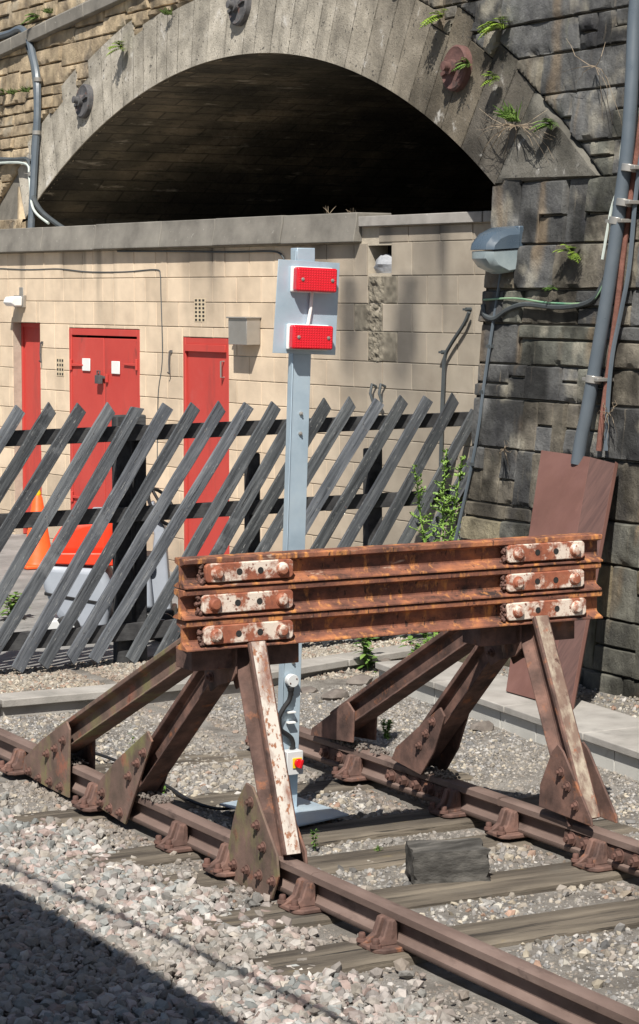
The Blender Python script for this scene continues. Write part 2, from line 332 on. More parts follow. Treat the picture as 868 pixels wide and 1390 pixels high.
struct(build('ground', None, 'ground', arr=grid_sheet(2, 11, 5, 15.2, .05)))
struct(build('yard_ground', None, 'yard', arr=grid_sheet(2, 11, 15.2, 30, .1)))
far = MB(); S = 500
for a, b in (((-S, -S), (2, S)), ((11, -S), (S, S)), ((2, -S), (11, 5)), ((2, 30), (11, S))):
    far.add([(a[0], a[1], 0), (b[0], a[1], 0), (b[0], b[1], 0), (a[0], b[1], 0)], [(0, 1, 2, 3)])
struct(build('terrain', far, 'ground', smooth=0))

# ================================================================== VIADUCT
CY, CZA, RI = 18.69, -3.68, 8.39; RO = RI+.74; YJ = 14.22; YL = 2*CY-YJ; ZS = 3.42
via = thing('stone_viaduct', (XV, CY, 0), 'old soot-stained stone railway viaduct with one wide low arch', 'viaduct')
def in_open(Y, Z): return (((Y-CY)**2+(Z-CZA)**2 < RI**2) & (Z > ZS-.02)) | ((Z <= ZS-.02) & (Y > YJ) & (Y < YL))
def in_ring(Y, Z): return ((Y-CY)**2+(Z-CZA)**2 < (RO-.02)**2) & ((Y-CY)**2+(Z-CZA)**2 >= RI**2) & (Z > ZS+.02)
nv = 34; _a0 = math.atan2(ZS-CZA, YJ-CY); _a1 = pi-_a0
AB = np.cumsum([0]+[rnd.uniform(.75, 1.3) for _ in range(nv)]); AB = AB/AB[-1]
ROV = [RO+rnd.choice([-.13, -.08, -.02, .05, .10]) for _ in range(nv)]
ROV[:3] = [RO+.02, RO+.08, RO-.05]
AS = pi-math.asin((ZS-CZA)/(RO+.02))-.002
def rov(A, Z):
    T = np.arctan2(Z-CZA, CY-A)     # mirrored angle, pier side is small
    T = pi-T; k = np.clip(np.searchsorted(AB, (_a0-T)/(_a0-_a1))-1, 0, nv-1)
    r = np.array(ROV)[k]; return np.where(T > _a0, RO+.02, r)
st = Stones()
def vstone(y0, y1, z0, z1, seed):
    g = .006; y0 += g; y1 -= g; z0 += g; z1 -= g
    if y1-y0 < .05 or z1-z0 < .04: return
    cy, cz = (y0+y1)/2, (z0+z1)/2
    ys, zs = np.array([y0, y1, y0, y1, cy]), np.array([z0, z0, z1, z1, cz])
    op = in_open(ys, zs)
    if op.all(): return
    rc = rnd.random(); pier = max(0., min(1., (17.2-cy)/2.6)) if cz > 2.9 else 1.
    smooth_face = rc < .35
    A, Z, D = block_grid(y0, y1, z0, z1, .010 if smooth_face else rnd.uniform(.018, .034), rnd.uniform(.008, .03) if smooth_face else rnd.uniform(.012, .048),
                         .028 if cy < 18 else .035, seed)
    if in_ring(ys, zs).any() or op.any() or (cz > ZS and math.hypot(cy-CY, cz-CZA) < RO+1.2):
        rr_ = np.hypot(A-CY, Z-CZA); up_m = Z > ZS-.01; RR = rov(A, Z)
        D = np.where(up_m, D*np.clip((rr_-RR-.005)/.02, 0, 1), D); k_r = np.where((rr_ < RR+.006) & up_m & (rr_ > RI+.05), (RR+.006)/rr_, 1.)
        A = CY+(A-CY)*k_r; Z = CZA+(Z-CZA)*k_r; D = np.where(up_m & (rr_ < RR-.05), np.minimum(D, -.04), D)
        if op.any():
            A = np.where(in_open(A, Z) & (Z < ZS), np.clip(A, None, YJ) if cy < CY else np.clip(A, YL, None), A)
    G = np.stack([XV + BAT*Z - D, A, Z], -1)
    mid = in_open((A[:-1, :-1]+A[1:, 1:])/2, (Z[:-1, :-1]+Z[1:, 1:])/2)
    t = rnd.uniform(.75, 1.2)
    dark = np.array([.160, .166, .174])*t; tan_ = np.array([.56, .46, .33])*rnd.uniform(.7, 1.15)
    kk = rnd.random()
    if kk < .25: dark = dark*np.array([1.3, 1.16, .95])
    elif kk < .38: dark = dark*.62
    elif kk < .48: dark = dark*np.array([1.1, 1.1, .95])
    if cz < 1.1: dark = dark*np.array([1.15, 1.13, .98])
    col = dark*pier + tan_*(1-pier)
    stv = fbm(A*9+seed, Z*1.1, 31, 3); blot = fbm(A*3.2, Z*3.2, 55, 4)       # rain streaks and soot blotches
    fac = 1+(stv-.5)*.55+(fbm(A*12, Z*12, 61, 4)-.5)*.7; fac = fac*(1-.66*np.clip((blot-.52)*6, 0, 1)*(.5+.5*pier)); lich = np.clip((fbm(A*5, Z*5, 91, 4)-.63)*9, 0, 1)[..., None]
    col = col[None, None]*fac[..., None]; col = col*(1-lich*.5)+np.array([.46, .44, .38])*lich*.5
    brown = np.clip((fbm(A*7, Z*1.3, 131, 3)-.64)*7, 0, 1)[..., None]*pier; col = col*(1-brown*.5)+np.array([.33, .25, .165])*brown*.5
    st.add(G, np.array([.07, 0, 0]), col, keep=~mid)
zc = -.12; seed = 1
while zc < 7.4:
    h = rnd.choice([.24, .28, .31, .35, .39])
    if zc < ZS and zc+h > ZS-.16: h = ZS-zc
    y = 10.0 if zc > ZS-.2 or True else 10
    edges = [10.0]
    while edges[-1] < 27.5:
        fine = edges[-1] > 19
        edges.append(edges[-1] + (rnd.uniform(.35, .8) if fine else rnd.choice([.4, .55, .7, .9, 1.15, .3])*rnd.uniform(.85, 1.15)))
    # quoins at the pier corner
    if zc < ZS: edges = [e for e in edges if abs(e-YJ) > .22 and abs(e-(YJ-.55)) > .2]+[YJ, YJ-rnd.choice([.4, .62, .5])]
    edges = sorted(edges)
    for y0, y1 in zip(edges[:-1], edges[1:]):
        seed += 1; k = rnd.random(); fine = y0 > 18.5 or (y0 > 16.5 and rnd.random() < .5)
        if fine:
            hh = h*rnd.uniform(.42, .58); m_ = (y1+y0)/2+rnd.uniform(-.1, .1)
            vstone(y0, y1, zc, zc+hh, seed); vstone(y0, y1, zc+hh, zc+h, seed+500)
        elif k < .38 or y1-y0 < .3: vstone(y0, y1, zc, zc+h, seed)
        elif k < .56:
            hh = h*rnd.uniform(.4, .65); vstone(y0, y1, zc, zc+hh, seed); vstone(y0, y1, zc+hh, zc+h, seed+500)
        elif k < .84:
            s_ = rnd.uniform(.16, .26); hh = h*rnd.uniform(.35, .65)
            vstone(y0, y1-s_, zc, zc+h, seed); vstone(y1-s_, y1, zc, zc+hh, seed+500); vstone(y1-s_, y1, zc+hh, zc+h, seed+900)
        else:
            m_ = y0+(y1-y0)*rnd.uniform(.4, .6); hh = h*rnd.uniform(.4, .6)
            vstone(y0, m_, zc, zc+h, seed); vstone(m_, y1, zc, zc+hh, seed+500); vstone(m_, y1, zc+hh, zc+h, seed+900)
    zc += h
V, F, Cc = st.arr()
build('stonework', None, 'stone', via, arr=(V, F, Cc), smooth=28)
# arch ring
st = Stones(); a0 = math.atan2(ZS-CZA, YJ-CY); a1 = pi-a0
for i in range(nv):
    t0 = a0+(a1-a0)*AB[i]+rnd.uniform(.0006, .0016); t1 = a0+(a1-a0)*AB[i+1]-rnd.uniform(.0004, .0009)
    ro = ROV[i]
    nx, nz = 14, 34
    T, Rr = np.meshgrid(np.linspace(t0, t1, nx), np.linspace(RI, ro, nz), indexing='ij')
    Y = CY+Rr*np.cos(T); Z = CZA+Rr*np.sin(T)
    d = np.minimum(np.minimum((T-t0), (t1-T))*Rr, np.minimum(Rr-RI, ro-Rr)); e = np.clip(d/.018, 0, 1)
    right = i < 9
    D = e*(.028+rnd.uniform(0, .018)) + e*(fbm(Y*7, Z*7, i, 5)-.5)*(.05 if right else .034) - e*np.clip(fbm(Y*16, Z*16, i+9, 3)-.62, 0, 1)*.16 + .012
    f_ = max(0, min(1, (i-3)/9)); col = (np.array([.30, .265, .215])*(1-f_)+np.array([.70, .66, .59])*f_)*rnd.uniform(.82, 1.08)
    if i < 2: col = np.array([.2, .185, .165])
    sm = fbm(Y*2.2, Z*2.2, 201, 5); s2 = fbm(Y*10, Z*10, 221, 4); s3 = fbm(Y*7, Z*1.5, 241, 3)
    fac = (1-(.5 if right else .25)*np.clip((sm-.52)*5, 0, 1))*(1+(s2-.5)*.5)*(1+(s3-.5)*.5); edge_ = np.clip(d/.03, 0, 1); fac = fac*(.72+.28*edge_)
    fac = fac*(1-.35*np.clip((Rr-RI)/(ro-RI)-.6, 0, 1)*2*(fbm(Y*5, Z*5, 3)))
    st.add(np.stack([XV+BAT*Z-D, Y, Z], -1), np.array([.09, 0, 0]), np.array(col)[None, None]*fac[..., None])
for ta, tb, cc in ((a0+.001, AS, (.19, .185, .17)),):    # skewback stones beyond the last voussoir
    T, K = np.meshgrid(np.linspace(ta, tb, 14), np.linspace(0, 1, 20), indexing='ij')
    rin = (ZS+.006-CZA)/np.sin(T); Rr = rin+(RO+.014-rin)*K; Y = CY+Rr*np.cos(T); Z = CZA+Rr*np.sin(T)
    e = np.clip(np.minimum(np.minimum(K, 1-K)*19, np.minimum(np.arange(len(T)), 99)[:, None]*1.), 0, 1)
    D = e*(.03+(fbm(Y*4, Z*4, 5, 5)-.5)*.05)+.008; cc = np.array(cc)[None, None]*(1-.5*np.clip((fbm(Y*3, Z*3, 6, 4)-.5)*5, 0, 1))[..., None]
    st.add(np.stack([XV+BAT*Z-D, Y, Z], -1), np.array([.09, 0, 0]), cc)
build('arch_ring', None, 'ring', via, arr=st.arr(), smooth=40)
# mortar backing, soffit, jambs, rear wall
mb = MB(); n = 60
angs = [a0+(a1-a0)*i/n for i in range(n+1)]
arc = [(CY+RI*cos(a), CZA+RI*sin(a)) for a in angs]
prev = None
for (y, z) in arc:
    cur = (vpt(y, z, -.02), vpt(y, 7.4, -.02))
    if prev: mb.add([prev[0], cur[0], cur[1], prev[1]], [(0, 1, 2, 3)])
    prev = cur
for ya, yb in ((4, YJ), (YL, 60)):
    mb.add([vpt(ya, -.5, -.02), vpt(yb, -.5, -.02), vpt(yb, 7.4, -.02), vpt(ya, 7.4, -.02)], [(0, 1, 2, 3)])
mb.box((XV+.6, 4, 7.38), (XV+9, 60, 7.42))
build('mortar_bed', mb, 'mortar', via, smooth=0)
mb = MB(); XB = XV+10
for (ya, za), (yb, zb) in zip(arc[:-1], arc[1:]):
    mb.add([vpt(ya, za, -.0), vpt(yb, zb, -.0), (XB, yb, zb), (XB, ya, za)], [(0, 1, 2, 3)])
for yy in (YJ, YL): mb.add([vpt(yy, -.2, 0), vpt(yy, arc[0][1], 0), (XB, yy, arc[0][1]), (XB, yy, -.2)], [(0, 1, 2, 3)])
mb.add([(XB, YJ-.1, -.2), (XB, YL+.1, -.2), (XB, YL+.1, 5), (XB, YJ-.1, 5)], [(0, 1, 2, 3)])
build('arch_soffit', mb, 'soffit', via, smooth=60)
# inclined string course, top left
p0, p1 = on_v(0, 81, .0), on_v(177, 0, .0); sl_ = (p1.z-p0.z)/(p1.y-p0.y); H_ = .17
mb = MB(); ya = 19.0; Ls = .95
while ya < 31:
    yb = ya+Ls-.012; za, zb = p0.z+sl_*(ya-p0.y), p0.z+sl_*(yb-p0.y)
    prof = []
    mb.prism([vpt(ya, za, -.06), vpt(ya, za, .10), vpt(ya, za+H_*.75, .12), vpt(ya, za+H_, .05), vpt(ya, za+H_, -.06)], Vector((BAT*(zb-za), yb-ya, zb-za)))
    ya += Ls
build('string_course', mb, 'coping', via, bevel=.008)
# round tie plates
for k, (x, y, m_) in enumerate(((323, 8, 'castiron'), (112, 137, 'castiron'), (617, 92, 'ironrust'))):
    c = on_v(x, y, .06); ax = Vector((-1, 0, BAT)).normalized(); mb = MB()
    mb.lathe(c, ax, [(.17, -.05), (.17, .0), (.155, .012), (.13, .004), (.06, .012), (.055, .05), (.035, .055), (.035, .1), (.001, .105)], 24)
    for j in range(2):
        a = 1.3+j*pi; d = Vector((0, cos(a), sin(a))); mb.box((-.006, -.014, .03), (.03, .014, .15), m=Matrix.Translation(c) @ Matrix.Rotation(a, 4, 'X') @ Matrix.Rotation(pi, 4, 'Z'))
    build('tie_plate', mb, m_, via)

# ================================================================== BLOCKWORK BUILDING
bld = thing('blockwork_building', WP + WD*5 + Vector((0, 0, .1)), 'low tan concrete-block building with red doors built into the arch', 'building')
openings = []
def W(x, y): return on_w(x, y)
D1 = (7.62, 8.20, .1, 2.345); D2 = (5.69, 7.03, .1, 2.305); D3 = (4.17, 4.93, .1, 2.25)
hole = (1.80, 2.12, 2.80, 3.02)
openings = [D1, D2, D3, hole]
class BB:
    pass
st = Stones()
def bblock(u0, u1, z0, z1, seed):
    for (a, b, c, d) in openings:
        if u1 > a+.001 and u0 < b-.001 and z1 > c+.001 and z0 < d-.001:
            if u0 < a-.03: bblock(u0, a, z0, z1, seed)
            if u1 > b+.03: bblock(b, u1, z0, z1, seed)
            if z1 > d+.02: bblock(max(u0, a), min(u1, b), d, z1, seed)
            if z0 < c-.02: bblock(max(u0, a), min(u1, b), z0, c, seed)
            return
    if u1-u0 < .02 or z1-z0 < .02: return
    g = .0035; u0 += g; u1 -= g; z0 += g; z1 -= g
    um, zm = (u0+u1)/2, (z0+z1)/2
    rough_rib = abs(um-2.02+(.1 if int(zm/.2) % 2 else -.05)) < .13 and zm < 2.8
    if rough_rib:
        A, Z, D = block_grid(u0, u1, z0, z1, .006, .004, .012, seed, edge=.008)
        D = D + np.clip(1-abs(A-2.02)/.13, 0, 1)**.5*((fbm(A*30, Z*30, 5, 3)-.45)*.045)
    else:
        nx = 9
        A, Z = np.meshgrid(np.linspace(u0, u1, nx), np.linspace(z0, z1, nx), indexing='ij'); e = np.ones_like(A); e[0] = e[-1] = 0; e[:, 0] = e[:, -1] = 0
        A[1] = u0+.003; A[-2] = u1-.003; Z[:, 1] = z0+.003; Z[:, -2] = z1-.003
        D = e*.003 + rnd.uniform(0, .004)
    G = np.zeros(A.shape+(3,)); G[..., 0] = WP.x+WD.x*A-WN.x*D; G[..., 1] = WP.y+WD.y*A-WN.y*D; G[..., 2] = Z
    t = rnd.uniform(.93, 1.05)
    tan_ = np.array([.71, .575, .43])*t; grey = np.array([.40, .35, .285])*rnd.uniform(.85, 1.1)
    f_ = np.clip((A-2.0)/1.6, 0, 1)[..., None]; col = grey*(1-f_)+tan_*f_
    if rnd.random() < .1: col = col*.88
    nz_ = fbm(A*3, Z*3, 301, 4); ub = (A-2.05); zf = np.clip((Z-1.75)/.3, 0, 1)*np.clip((2.86-Z)/.12, 0, 1)
    soot = (np.exp(-((A-2.36)/.17)**2)+.95*np.exp(-((A-1.62-.25*(2.3-Z)*.5)/.19)**2))*zf*(.4+nz_*1.0)*rnd.uniform(.7, 1.15)
    low = np.clip((1.0-Z)/.8, 0, 1)*.3*nz_*2
    run = np.clip((vn(A*7, Z*.6, 311)-.62)*4, 0, 1)*np.clip((Z-2.25)/.8, 0, 1)*.6 + np.clip((vn(A*2.3+8, Z*.3, 331)-.6)*4, 0, 1)*np.clip((Z-1.9)/1.1, 0, 1)*.42
    pch = np.clip((fbm(A*1.2, Z*1.6, 351, 4)-.54)*4, 0, 1)*.28
    sf = np.clip(np.maximum(np.maximum(soot, low), np.maximum(run, pch)), 0, .86)[..., None]
    if rough_rib: col = col*0+np.array([.19, .17, .135])*(1+(fbm(A*25, Z*25, 8, 3)-.5)*1.2)[..., None]; sf = sf*.45
    col = col*(1-sf)+np.array([.085, .08, .075])*sf; col = col*(1+(fbm(A*14, Z*14, 371, 3)-.5)*.18)[..., None]
    st.add(G, np.array([WN.x, WN.y, 0])*.03, col)
zs = [.02, .22, .43, .64, .86, 1.07, 1.28, 1.49, 1.69, 1.89, 2.1, 2.34, 2.56, 2.78, 3.04]
for k, (za, zb) in enumerate(zip(zs[:-1], zs[1:])):
    u = -.2 + (.19 if k % 2 else 0)
    while u < 13:
        L_ = .385 if u < 3.4 or rnd.random() < .9 else .2
        bblock(u, u+L_, za, zb, 7000+int(u*31)+k*97); u += L_
u = -.2
for L_ in (.25, .37, .36, .4, .4, .39): bblock(u, u+L_, 3.04, 3.165, 60+int(u*9)); u += L_
build('block_wall', None, 'block', bld, arr=st.arr(), smooth=0)
# mortar sheet with the same openings
mb = MB(); us = sorted({-.4, 13.2}|{v for o in openings for v in o[:2]}); zz = sorted({-.1, 3.17}|{v for o in openings for v in o[2:]})
for ua, ub in zip(us[:-1], us[1:]):
    for za, zb in zip(zz[:-1], zz[1:]):
        um, zm = (ua+ub)/2, (za+zb)/2
        if any(a < um < b and c < zm < d for a, b, c, d in openings): continue
        mb.add([wpt(ua, za, -.004), wpt(ub, za, -.004), wpt(ub, zb, -.004), wpt(ua, zb, -.004)], [(0, 3, 2, 1)])
for a, b, c, d in openings:      # reveals
    for (p, q) in (((a, c), (a, d)), ((b, d), (b, c)), ((a, d), (b, d)), ((b, c), (a, c))):
        mb.add([wpt(*p, -.004), wpt(*q, -.004), wpt(*q, -.2), wpt(*p, -.2)], [(0, 1, 2, 3)])
mb.add([wpt(-.4, 3.05, -.05), wpt(13.2, 3.05, -.05), wpt(13.2, 3.05, -2.2), wpt(-.4, 3.05, -2.2)], [(0, 1, 2, 3)])
mb.add([wpt(13.2, -.1, -.004), wpt(13.2, 3.05, -.004), wpt(13.2, 3.05, -2.2), wpt(13.2, -.1, -2.2)], [(0, 1, 2, 3)])
build('mortar_bed', mb, 'blockmortar', bld, smooth=0)
mb = MB(); a, b, c, d = hole
mb.add([wpt(a-.1, c-.1, -.21), wpt(b+.1, c-.1, -.21), wpt(b+.1, d+.1, -.21), wpt(a-.1, d+.1, -.21)], [(0, 3, 2, 1)])
build('wall_cavity', mb, 'darkhole', bld, smooth=0)
# coping
mb = MB(); u = 2.2; k = 0
while u < 13.2:
    ub = u+rnd.choice([.9, 1.05, 1.2]); dz = rnd.uniform(-.004, .004); do = rnd.uniform(-.004, .004)
    prof = [(-.3, 3.05), (.085+do, 3.05), (.085+do, 3.075), (.055+do, 3.225), (.055+do, 3.285), (-.3, 3.285)]
    mb.prism([wpt(u+.004, z+dz, o_) for o_, z in prof], WD*(ub-u-.008)); u = ub
build('coping', mb, 'coping', bld, bevel=.006)
mb = MB()
for ua, ub in ((.62, 2.19), (.3, .61), (-.3, .29)):
    mb.prism([wpt(ua, z, o_) for o_, z in ((-.25, 3.17), (.05, 3.17), (.05, 3.25), (-.25, 3.25))], WD*(ub-ua-.008))
build('lintel_slab', mb, 'concrete', bld, bevel=.005)
# doors
def panel(name, u0, u1, z0, z1, o0, o1, parent, m='door', bev=.004):
    mb = MB(); mb.prism([wpt(u0, z0, o0), wpt(u1, z0, o0), wpt(u1, z1, o0), wpt(u0, z1, o0)], -WN*(o1-o0)); return build(name, mb, m, parent, bevel=bev)
def dframe(u0, u1, z0, z1, o, par, wd=.045):
    mb = MB()
    for a, b, c, d in ((u0, u0+wd, z0, z1), (u1-wd, u1, z0, z1), (u0+wd+.001, u1-wd-.001, z1-wd*1.4, z1)):
        mb.prism([wpt(a, c, o-.06), wpt(b, c, o-.06), wpt(b, d, o-.06), wpt(a, d, o-.06)], -WN*.06)
    return build('door_frame', mb, 'door', par, bevel=.003)
def strap(par, u, z, L_, o, flip=1):
    mb = MB(); mb.prism([wpt(u, z-.014, o), wpt(u+L_, z-.008, o), wpt(u+L_, z+.008, o), wpt(u, z+.014, o)], -WN*.012)
    mb.cyl(wpt(u, z-.05, o+.01), wpt(u, z+.05, o+.01), .014, 10); return build('hinge', mb, 'door', par, bevel=.002)
def dpull(par, u, z, o, m='castiron', h=.16):
    mb = MB(); mb.tube([wpt(u, z, o), wpt(u, z, o+.035), wpt(u, z-h, o+.035), wpt(u, z-h, o)], .008, 6)
    return build('handle', mb, m, par)
d = panel('door', D1[0]+.01, D1[1]-.01, .26, D1[3]-.02, -.15, -.11, bld); d['label'] = 'narrow red door set deep in the wall at the left'
dframe(D1[0]+.002, D1[1]-.002, .2, D1[3]-.004, -.09, d, .03)
for k, (ua, ub, lab) in enumerate(((D2[0]+.05, 6.352, 'right leaf of the red double door'), (6.366, D2[1]-.05, 'left leaf of the red double door'))):
    d = panel('door', ua, ub, .26, D2[3]-.09, -.045, -.005, bld); d['label'] = lab
    ed = D2[0]+.045 if k == 0 else D2[1]-.045
    for z in (1.98, .7):
        strap(d, ed, z-.03*k, .24 if k == 0 else -.24, .0)
    uu, zz_ = W(158, 499) if k == 0 else W(118, 495)
    mb = MB(); mb.prism([wpt(uu-.075, zz_-.06, 0), wpt(uu+.075, zz_-.06, 0), wpt(uu+.075, zz_+.06, 0), wpt(uu-.075, zz_+.06, 0)], -WN*.01)
    build('notice_plate', mb, 'whiteplastic', d, bevel=.004)
    mb = MB(); uh = 6.352-.06 if k == 0 else 6.366+.06
    mb.prism([wpt(uh-.015, 1.80, 0), wpt(uh+.015, 1.80, 0), wpt(uh+.015, 1.88, 0), wpt(uh-.015, 1.88, 0)], -WN*.02); build('door_bracket', mb, 'door', d, bevel=.002)
    if k == 0: dframe(D2[0]+.002, D2[1]-.002, .2, D2[3]-.004, .004, d, .045)
    if k == 1:
        mb = MB(); uc, zc_ = W(139, 512)
        mb.prism([wpt(uc-.09, zc_-.012, .0), wpt(uc+.09, zc_-.012, .0), wpt(uc+.09, zc_+.012, .0), wpt(uc-.09, zc_+.012, .0)], -WN*.02)
        mb.prism([wpt(uc-.045, zc_-.06, .022), wpt(uc+.045, zc_-.06, .022), wpt(uc+.045, zc_+.02, .022), wpt(uc-.045, zc_+.02, .022)], -WN*.035)
        mb.tube([wpt(uc-.025, zc_+.02, .04), wpt(uc-.025, zc_+.06, .04), wpt(uc+.025, zc_+.06, .04), wpt(uc+.025, zc_+.02, .04)], .008, 8)
        build('padlock', mb, 'castiron', d, bevel=.003)
d = panel('door', D3[0]+.05, D3[1]-.05, .26, D3[3]-.12, -.06, -.02, bld); d['label'] = 'single red door beside the metal wall box'
dframe(D3[0]+.002, D3[1]-.002, .2, D3[3]-.004, .0, d, .04)
dpull(d, W(302, 500)[0], W(302, 500)[1]+.06, -.02, 'galvbox', .14)
mb = MB(); mb.prism([wpt(D3[0]+.044, D3[3]-.125, -.018), wpt(D3[1]-.044, D3[3]-.125, -.018), wpt(D3[1]-.044, D3[3]-.06, -.018), wpt(D3[0]+.044, D3[3]-.06, -.018)], -WN*.03)
build('drip_rail', mb, 'door', d, bevel=.003)
# air bricks, hooks
for (x0, y0, x1, y1, nc, nr) in ((265, 405, 280, 437, 3, 6), (78, 486, 88, 511, 3, 4)):
    (ua, za), (ub, zb) = W(x1, y1), W(x0, y0); mb = MB()
    mb.prism([wpt(ua, za, .004), wpt(ub, za, .004), wpt(ub, zb, .004), wpt(ua, zb, .004)], -WN*.004)
    ab = build('air_brick', mb, M['block'], bld, bevel=.001)
    for v in ab.data.color_attributes['Col'].data: v.color = (.6, .5, .36, 1)
    for i in range(nc):
        for j in range(nr):
            mb = MB(); u = ua+(ub-ua)*(i+.5)/nc; z = za+(zb-za)*(j+.5)/nr; hu, hz = (ub-ua)/nc*.27, (zb-za)/nr*.27
            mb.prism([wpt(u-hu, z-hz, .0085), wpt(u+hu, z-hz, .0085), wpt(u+hu, z+hz, .0085), wpt(u-hu, z+hz, .0085)], -WN*.001)
            build('vent_hole', mb, 'darkhole', ab, smooth=0)
for x, ya, yb in ((59, 465, 492), (234, 477, 508)):
    (u, za), (_, zb) = W(x, ya), W(x, yb); mb = MB()
    mb.tube([wpt(u, za, .0), wpt(u, za, .03), wpt(u+.01, (za+zb)/2, .03), wpt(u, zb, .03), wpt(u, zb+.02, .05)], .007, 6); mb.box((-.012, -.012, -.012), (.012, .012, .012), m=Matrix.Translation(wpt(u, za, .01)))
    build('door_hook', mb, 'castiron', bld)
for x in (512, 524):
    (u, z) = W(x, 525); mb = MB(); mb.tube([wpt(u, z, 0), wpt(u, z+.02, .05), wpt(u-.02, z-.05, .08), wpt(u-.03, z-.12, .06)], .012, 6); build('iron_hook', mb, 'cable', bld)
def wire(name, px, plane, r, m, label, cat, out=None, n=6, group=None):
    o_ = r if out is None else out
    if plane == 'w': P = [wpt(*on_w(x, y, o_), o_) for x, y in px]
    elif plane == 'v': P = [on_v(x, y, o_) for x, y in px]
    else: P = px
    Q = []
    for i in range(len(P)-1):       # Catmull-Rom smoothing
        a = P[max(i-1, 0)]; b = P[i]; c = P[i+1]; d = P[min(i+2, len(P)-1)]
        for k in range(5):
            t = k/5; Q.append(.5*((2*b)+(c-a)*t+(2*a-5*b+4*c-d)*t*t+(-a+3*b-3*c+d)*t**3))
    Q.append(P[-1]); mb = MB(); mb.tube(Q, r, n)
    if isinstance(label, bpy.types.Object): return build(name, mb, m, label)
    o = build(name, mb, m, org=Q[-1]); return tag(o, label, cat, group)
wire('wall_wire', [(-10, 364), (40, 366), (80, 365), (120, 369), (170, 369), (212, 366), (218, 374), (219, 400), (221, 470), (220, 500), (215, 540), (214, 640)], 'w', .006, 'cable', 'thin dark wire clipped along the tan block wall and down beside the single door', 'wire')
wire('wall_wire', [(160, 341), (240, 341), (310, 342), (365, 341), (380, 344), (386, 352)], 'w', .009, 'cable', 'thick dark wire running just under the coping above the doors', 'wire', out=.02)
wire('conduit', [(637, 424), (630, 440), (612, 468), (604, 486), (602, 520), (600, 570), (597, 700)], 'w', .016, 'cable', 'grey curved conduit on the block wall beside the stone pier', 'conduit', out=.05)
for x, y in ((604, 478), (637, 420)):
    u, z = on_w(x, y, .02); mb = MB(); mb.cyl(wpt(u, z, 0), wpt(u, z, .05), .016, 10); mb.box((-.05, -.012, -.008), (.02, .012, .008), m=Matrix.Translation(wpt(u, z, .02))); build('conduit_clip', mb, 'cable', bld)
# metal wall box
(ua, za), (ub, zb) = on_w(355, 466, .0), on_w(322, 433, .15)
t = thing('metal_wall_box', wpt((ua+ub)/2, za, 0), 'plain grey metal box fixed to the block wall right of the single door', 'metal box')
u0_, u1_ = W(355, 450)[0], W(330, 450)[0]; z1_ = W(350, 432)[1]; z0_ = W(352, 468)[1]
mb = MB(); mb.prism([wpt(u0_, z0_, .01), wpt(u1_, z0_, .01), wpt(u1_, z1_, .01), wpt(u0_, z1_, .01)], -WN*.14); build('box_body', mb, 'galvbox', t, bevel=.004)
mb = MB(); mb.prism([wpt(u0_-.012, z1_, .005), wpt(u1_+.012, z1_, .005), wpt(u1_+.012, z1_+.012, .005), wpt(u0_-.012, z1_+.012, .005)], -WN*.16); build('box_lid', mb, 'galvbox', t, bevel=.002)
# bulkhead light over the left door
u, z = W(30, 409); t = thing('bulkhead_light', wpt(u, z, 0), 'small pale bulkhead light on the wall above the leftmost red door', 'wall light')
mb = MB(); mb.prism([wpt(u-.1, z-.06, .0), wpt(u+.1, z-.06, .0), wpt(u+.1, z+.06, 0), wpt(u-.1, z+.06, 0)], -WN*.04); mb.prism([wpt(u-.04, z+.06, .0), wpt(u+.04, z+.06, .0), wpt(u+.04, z+.14, 0), wpt(u-.04, z+.14, 0)], -WN*.01)
build('backplate', mb, 'galvbox', t, bevel=.004)
mb = MB(); mb.prism([wpt(u-.09, z-.05, .04), wpt(u-.09, z+.05, .04), wpt(u-.09, z+.045, .14), wpt(u-.09, z-.01, .17), wpt(u-.09, z-.05, .13)], WD*.18); build('lens', mb, 'whiteplastic', t, bevel=.012)
# crumpled bag in the hole
mb = MB(); uc, zc_ = 1.96, 2.86; nn = 14; vs = []; fs = []
for i in range(nn):
    for j in range(nn):
        th = pi*i/(nn-1); ph = 2*pi*j/nn; q = 1+.5*(float(fbm(np.array(i*.7), np.array(j*.7), 4, 3))-.5)
        vs.append(wpt(uc+.135*sin(th)*cos(ph)*q, zc_+.085*cos(th)*q, -.07+.07*sin(th)*sin(ph)*q))
for i in range(nn-1):
    for j in range(nn): fs.append((i*nn+j, i*nn+(j+1) % nn, (i+1)*nn+(j+1) % nn, (i+1)*nn+j))
mb.add(vs, fs); tag(build('plastic_bag', mb, 'bag', org=wpt(uc, 2.8, -.07), smooth=20), 'crumpled grey plastic bag stuffed in the square hole in the block wall', 'bag')

# ================================================================== WALL FITTINGS ON THE PIER
dp = thing('drain_pipe', on_v(786, 612, .07), 'thick slate grey pipe climbing the dark stone pier', 'pipe')
wire('pipe', [(872, -60), (862, 20), (858, 110), (852, 200), (843, 270), (834, 340), (820, 430), (806, 510), (796, 565), (789, 598), (784, 630)], 'v', .045, 'bluepipe', dp, '', out=.12, n=14)
for x, y in ((855, 228), (838, 300), (806, 515), (848, 275)):
    c = on_v(x, y, .12); c2 = on_v(x-3, y+20, .12); mb = MB(); mb.cyl(c-(c2-c)*.25, c+(c2-c)*.25, .054, 14); mb.box((-.03, -.09, -.012), (.10, .09, .012), m=Matrix.Translation(c)); build('pipe_clip', mb, 'galvbox', dp, bevel=.003)
wire('rusty_conduit', [(872, 150), (866, 200), (856, 270), (848, 330), (840, 400), (832, 460), (824, 520), (817, 575), (813, 612)], 'v', .020, 'rustpipe', 'thin rusty conduit just right of the thick grey pipe', 'conduit', out=.06, n=8)
